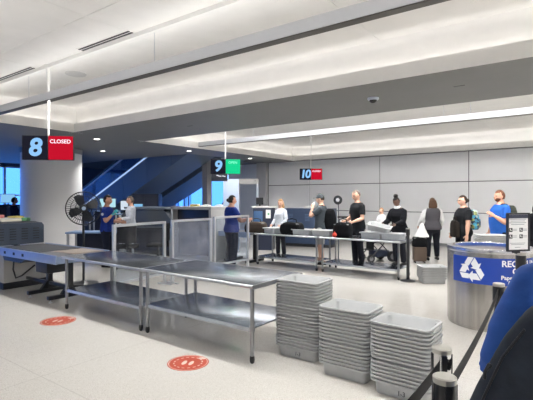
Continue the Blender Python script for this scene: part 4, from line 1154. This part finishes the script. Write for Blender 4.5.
# ---- pushchair with a child
sp_ = at(379, 10.95); srz = heading(-.9, -.35)
t = thing('pushchair', 'black pushchair with large wheels behind the far table', 'pushchair', (sp_[0], sp_[1], 0), srz)
def wheel(x, y, r, w_):
    b = B(); tube(b, [(x-w_/2, y, r), (x+w_/2, y, r)], r, 28); wl = obj('wheel', b, BLACK, t)
    b = B(); tube(b, [(x-w_/2-.006, y, r), (x+w_/2+.006, y, r)], r*.55, 20); obj('hub', b, mat('hub_grey', (.16, .16, .17), .4), wl, 'grey hub')
for sx in (-1, 1):
    wheel(sx*.25, -.22, .135, .05); wheel(sx*.20, .38, .10, .045)
    b = B(); tube(b, [(sx*.22, .40, .12), (sx*.22, .05, .42), (sx*.22, -.18, .75), (sx*.22, -.38, 1.03)], .014, 10); tube(b, [(sx*.23, -.22, .14), (sx*.22, .05, .42), (sx*.22, .30, .62)], .014, 10); obj('side_frame', b, BLACKP, t)
b = B(); tube(b, [(-.22, -.38, 1.03), (.22, -.38, 1.03)], .017, 10); obj('push_bar', b, BLACKP, t)
b = B(); bx(b, (0, .08, .50), (.36, .34, .05), None, .015); bx(b, (0, -.10, .74), (.36, .05, .48), Matrix.Rotation(.25, 3, 'X'), .015); bx(b, (0, .36, .30), (.34, .14, .02), None, .005); bx(b, (0, .27, .40), (.34, .02, .22), None, .005); me = remesh(b, .018, 3); me.materials.append(FABB); link('seat', me, t)
b = B(); bx(b, (0, .0, .20), (.34, .40, .16), None, .02); tube(b, [(-.22, .05, .28), (.22, .05, .28)], .010, 8); obj('basket', b, DNAVY, t, 'dark storage basket')
b = B(); tube(b, [(-.23, -.22, .135), (.23, -.22, .135)], .010, 8); tube(b, [(-.2, .38, .10), (.2, .38, .10)], .010, 8); obj('axle', b, BLACKP, t)
# the child sits high in the pushchair
KS = .60
kid = figure('blond child in white shirt sitting in the black pushchair', 0, 0, 1.05, (-.9, -.35), hexm('kid_trousers', (.10, .12, .18)), WHT, BLKSHOE, HBLO, SKIN, 'long', loc=at(381.8, 10.95), hairstyle='short', voxel=.012,
             knees=[((.10, .36, .90), (.10, .44, .50)), ((-.10, .36, .90), (-.10, .44, .50))], arms=[((.2, .3, -1), (-.1, 1, .0)), ((-.2, .3, -1), (.1, 1, .0))])
kid['o'].location.z = .30

# ---- things round the woman in the grey vest
q = at(419.5, 10.6)
soft_bag('dark duffel bag on the brown case by the woman in vest', (q[0], q[1], .401), .5, (.36, .26, .25), FABB)
t = thing('suitcase', 'brown hard case standing behind the thin post', 'suitcase', (q[0], q[1], 0), .5)
partbox('shell', (-.15, -.12, .05), (.15, .12, .40), mat('case_brown', (.09, .062, .045), .5), t, None, .03)
for x in (-.11, .11):
    for y in (-.08, .08):
        b = B(); tube(b, [(x-.012, y, .025), (x+.012, y, .025)], .025, 12); obj('caster', b, BLACK, t, 'black caster')
b = B(); tube(b, [(-.08, .115, .24), (-.08, .14, .27), (.08, .14, .27), (.08, .115, .24)], .010, 8); obj('side_handle', b, BLACKP, t, 'black side handle')
b = B(); rings = []
for f_, k in ((0, 1.15), (.10, 1.1), (.3, .85), (.6, .55), (.85, .38), (1.0, .2)):
    rings.append([V(.15*k*math.cos(a)*(1+.12*math.sin(3*a)), .12*k*math.sin(a)*(1+.15*math.cos(4*a)), .34*f_) for a in [2*PI*i/32 for i in range(32)]])
loft(b, rings); me = remesh(b, .016, 3); me.materials.append(WHT); o = link('folded_coat', me); tag(o, 'white coat heaped on the dark duffel bag', 'coat', None, (q[0]+.05, q[1]+.03, .640), .5)

# ---- escalator
def esc_pt(px, py, v):
    d = v/(ST*(px-266.5)/F + CT); u, _ = at(px, d); return u, EYE + (198-py)*d/F
SL = .44
t = thing('escalator', 'escalator rising to the right behind the white column', 'escalator', (-14.06, 10.5, 0))
def ez(x, off): return 1.80 + off + SL*x
X0, X1 = -4.1, 3.25
def diag(v0_, v1_, o0, o1, m, name, x0=X0, x1=X1, lab=None, zmax=None):
    b = B(); P_ = [(x0, v0_, ez(x0, o0)), (x1, v0_, ez(x1, o0)), (x1, v0_, ez(x1, o1)), (x0, v0_, ez(x0, o1))]
    prism(b, P_, (0, v1_-v0_, 0)); return obj(name, b, m, t, lab)
TR_ = mat('truss_panel', (.10, .125, .165), .45)
xs = [X0, -2.2, -.6, .85, 2.2, X1]
b = B()
for a_, c_ in zip(xs, xs[1:]):
    prism(b, [(a_+.01, 0, max(.02, ez(a_, 0))), (c_-.01, 0, ez(c_, 0)), (c_-.01, 0, ez(c_, .95)), (a_+.01, 0, max(.4, ez(a_, .95)))], (0, 1.4, 0))
obj('truss', b, TR_, t)
RAIL = mat('rail_blue_white', (.66, .72, .82), .3)
for y in (0, 1.36):
    diag(y, y+.04, .95, 1.03, glow('skirt_led', (.42, .62, 1.0), .75), 'skirt_light', lab='lit pale blue skirt strip'); diag(y+.015, y+.025, 1.03, 1.70, clear('escalator_glass', (.75, .85, 1.0), haze=.10, hazecol=(.2, .45, .9)), 'glass_balustrade', lab='clear balustrade'); diag(y-.02, y+.06, 1.70, 1.78, BLACK, 'handrail', lab='black handrail'); diag(y-.01, y+.05, 1.64, 1.70, RAIL, 'rail_strip', lab='pale rail strip')  # skirt strips given an added glow so the diagonal lines show bright
diag(.06, 1.34, .95, 1.0, mat('step_grey', (.15, .15, .16), .4), 'steps')
e2 = copy_tree(t); e2.location.y = 12.3; e2['label'] = 'second escalator running alongside, farther from the white column'
t['label'] = 'nearer escalator rising to the right behind the white column'

# ---- work stations in the dusk on the left
def station(lab, px, d, rz, w_=1.2, h=.78, m=DNAVY, top=None):
    q = at(px, d); t = thing('work_desk', lab, 'desk', (q[0], q[1], 0), rz)
    partbox('desk_top', (-w_/2, -.32, h-.035), (w_/2, .32, h), top or mat('desk_blue', (.16, .26, .45), .4), t, None, .006)  # blue light is put into the desk top colour
    for sx in (-1, 1):
        for sy in (-1, 1): b = B(); bb(b, (sx*(w_/2-.05)-.025, sy*.27-.025, 0), (sx*(w_/2-.05)+.025, sy*.27+.025, h-.035)); obj('leg', b, ALU, t)
    partbox('modesty_panel', (-w_/2+.08, .24, .25), (w_/2-.08, .26, h-.06), m, t, None, .003)
    return q
station('black work table seen through the nearest divider', 148, 10.9, .55, 1.1, .86, DNAVY, BLACKP)
CY = glow('display_cyan', (.42, .72, .80), .85); CY2 = glow('display_blue', (.25, .55, .85), .8); LIT = glow('display_white', (.65, .75, .85), .8)
q1 = station('blue-topped desk behind the standing fan', 95, 10.6, .7)
q2 = station('desk behind the two dividers carrying a cyan display', 131, 14.0, .7, .9, 1.10)
q3 = station('tall desk under the wide bright display by the column', 105, 15.6, .75, 1.0, 1.15)
monitor('wide bright display left of the teal-gloved officer', (q3[0]+.10, q3[1]+.05, 1.15), .75, .58, .34, CY, .10)
monitor('narrow white display right of the teal-gloved officer', (q2[0]-.18, q2[1]-.12, 1.10), .7, .26, .32, LIT, .10)
monitor('cyan display beside the narrow white display', (q2[0]+.22, q2[1]+.12, 1.10), .75, .30, .26, CY2, .06)
def stool(lab, px, d, rz):
    q = at(px, d); t = thing('office_chair', lab, 'chair', (q[0], q[1], 0), rz, 'dark office chairs behind the dividers')
    b = B(); bx(b, (0, 0, .50), (.46, .44, .07), None, .025); obj('seat', b, FABB, t); b = B(); bx(b, (0, -.21, .80), (.42, .05, .42), None, .02); bx(b, (0, -.23, .55), (.06, .03, .2)); obj('backrest', b, FABB, t)
    b = B(); tube(b, [(0, 0, .08), (0, 0, .47)], .03, 10); obj('column', b, BLACKP, t)
    for k in range(5):
        a = 2*PI*k/5; b = B(); tube(b, [(0, 0, .10), (.27*math.cos(a), .27*math.sin(a), .065)], .02, 8); ft = obj('leg', b, BLACKP, t)
        b = B(); c_, s_ = .27*math.cos(a), .27*math.sin(a); tube(b, [(c_-.01, s_, .028), (c_+.01, s_, .028)], .028, 10); obj('caster', b, BLACK, ft)
stool('dark office chair behind the nearest divider, left one', 128, 9.8, .8)
stool('dark office chair behind the nearest divider, right one', 158, 10.1, 2.2)
def cabinet(lab, px, d, rz, w_, dp_, h, m, z0=0):
    q = at(px, d); t = thing('equipment_cabinet', lab, 'cabinet', (q[0], q[1], 0), rz)
    partbox('body', (-w_/2, -dp_/2, .06), (w_/2, dp_/2, h), m, t, None, .01); partbox('plinth', (-w_/2+.02, -dp_/2+.02, 0), (w_/2-.02, dp_/2-.02, .06), BLACKP, t, None, .003)
    for k in (-1, 1):
        dr = partbox('door', (k*w_/4-w_/4+.012, -dp_/2-.012, .12), (k*w_/4+w_/4-.012, -dp_/2+.001, h-.06), m, t, None, .004)
        partbox('handle', (-k*-.02*1-.012+k*.03, -dp_/2-.035, h*.5), (k*.03+k*.0+.012, -dp_/2-.012, h*.5+.12), ALU, dr, None, .003)
    return q
cabinet('tall dark cabinet by the doorway under the escalator', 147, 16.0, .6, 1.0, .5, 1.75, DNAVY)
cabinet('low navy cabinet behind the middle divider', 160, 15.2, .6, .8, .5, 1.0, NAVY)
cabinet('dark cabinet under the left windows', 8, 16.2, .9, 1.3, .6, 1.35, DNAVY)
cabinet('navy cabinet between window and column', 20, 15.4, .9, .7, .6, 1.30, NAVY)
monitor('dark monitor on the cabinet under the left windows', (at(8, 16.2)[0], at(8, 16.2)[1], 1.351), .9, .5, .34, CY2, .06)
p13 = figure('dim figure in navy by the left windows', 14, 14.2, 1.62, (.8, .5), OFFP, FABN, BLKSHOE, HBLK, SKINR, 'long', arms=PM, hairstyle='short', voxel=.013)
# lit door under the escalator
dq = esc_pt(159, 200, 14.6)
b = B(); bb(b, (-17.95, V1-.30, 0), (-17.2, V1-.26, 2.0)); bb(b, (-18.02, V1-.31, 0), (-17.95, V1-.22, 2.07)); bb(b, (-17.2, V1-.31, 0), (-17.13, V1-.22, 2.07)); bb(b, (-18.02, V1-.31, 2.0), (-17.13, V1-.22, 2.07)); struct('door_1', b, mat('door_pale', (.45, .5, .58), .5))
# ---------------------------------------------------------------- light and camera
w = bpy.data.worlds.new('sky'); S.world = w; w.use_nodes = True
bg = w.node_tree.nodes['Background']; bg.inputs[0].default_value = (.34, .60, 1.0, 1); bg.inputs[1].default_value = 8.5
for nm, loc, rot, sx, sy in (('window_portal', (U0-.35, 1.8, 1.75), (0, -PI/2, 0), 2.5, 17.6), ('entrance_portal', (-15.7, V1+.45, 1.37), (-PI/2, 0, 0), 5, 2.7)):
    l = bpy.data.lights.new(nm, 'AREA'); l.shape = 'RECTANGLE'; l.size = sx; l.size_y = sy; l.cycles.is_portal = True
    o = bpy.data.objects.new(nm, l); COL.objects.link(o); o.location = loc; o.rotation_euler = rot
cam = bpy.data.cameras.new('camera'); cam.sensor_width = 36; cam.lens = F/533*36; cam.clip_start = .05
co = bpy.data.objects.new('camera', cam); COL.objects.link(co)
co.location = (0, 0, EYE); co.rotation_euler = (PI/2 - math.atan(2/F), 0, TH)
S.camera = co
S.view_settings.view_transform = 'Standard'; S.view_settings.look = 'None'; S.view_settings.gamma = 1
S.view_settings.exposure = 0.33
S.cycles.max_bounces = 10; S.cycles.diffuse_bounces = 6; S.cycles.transparent_max_bounces = 16
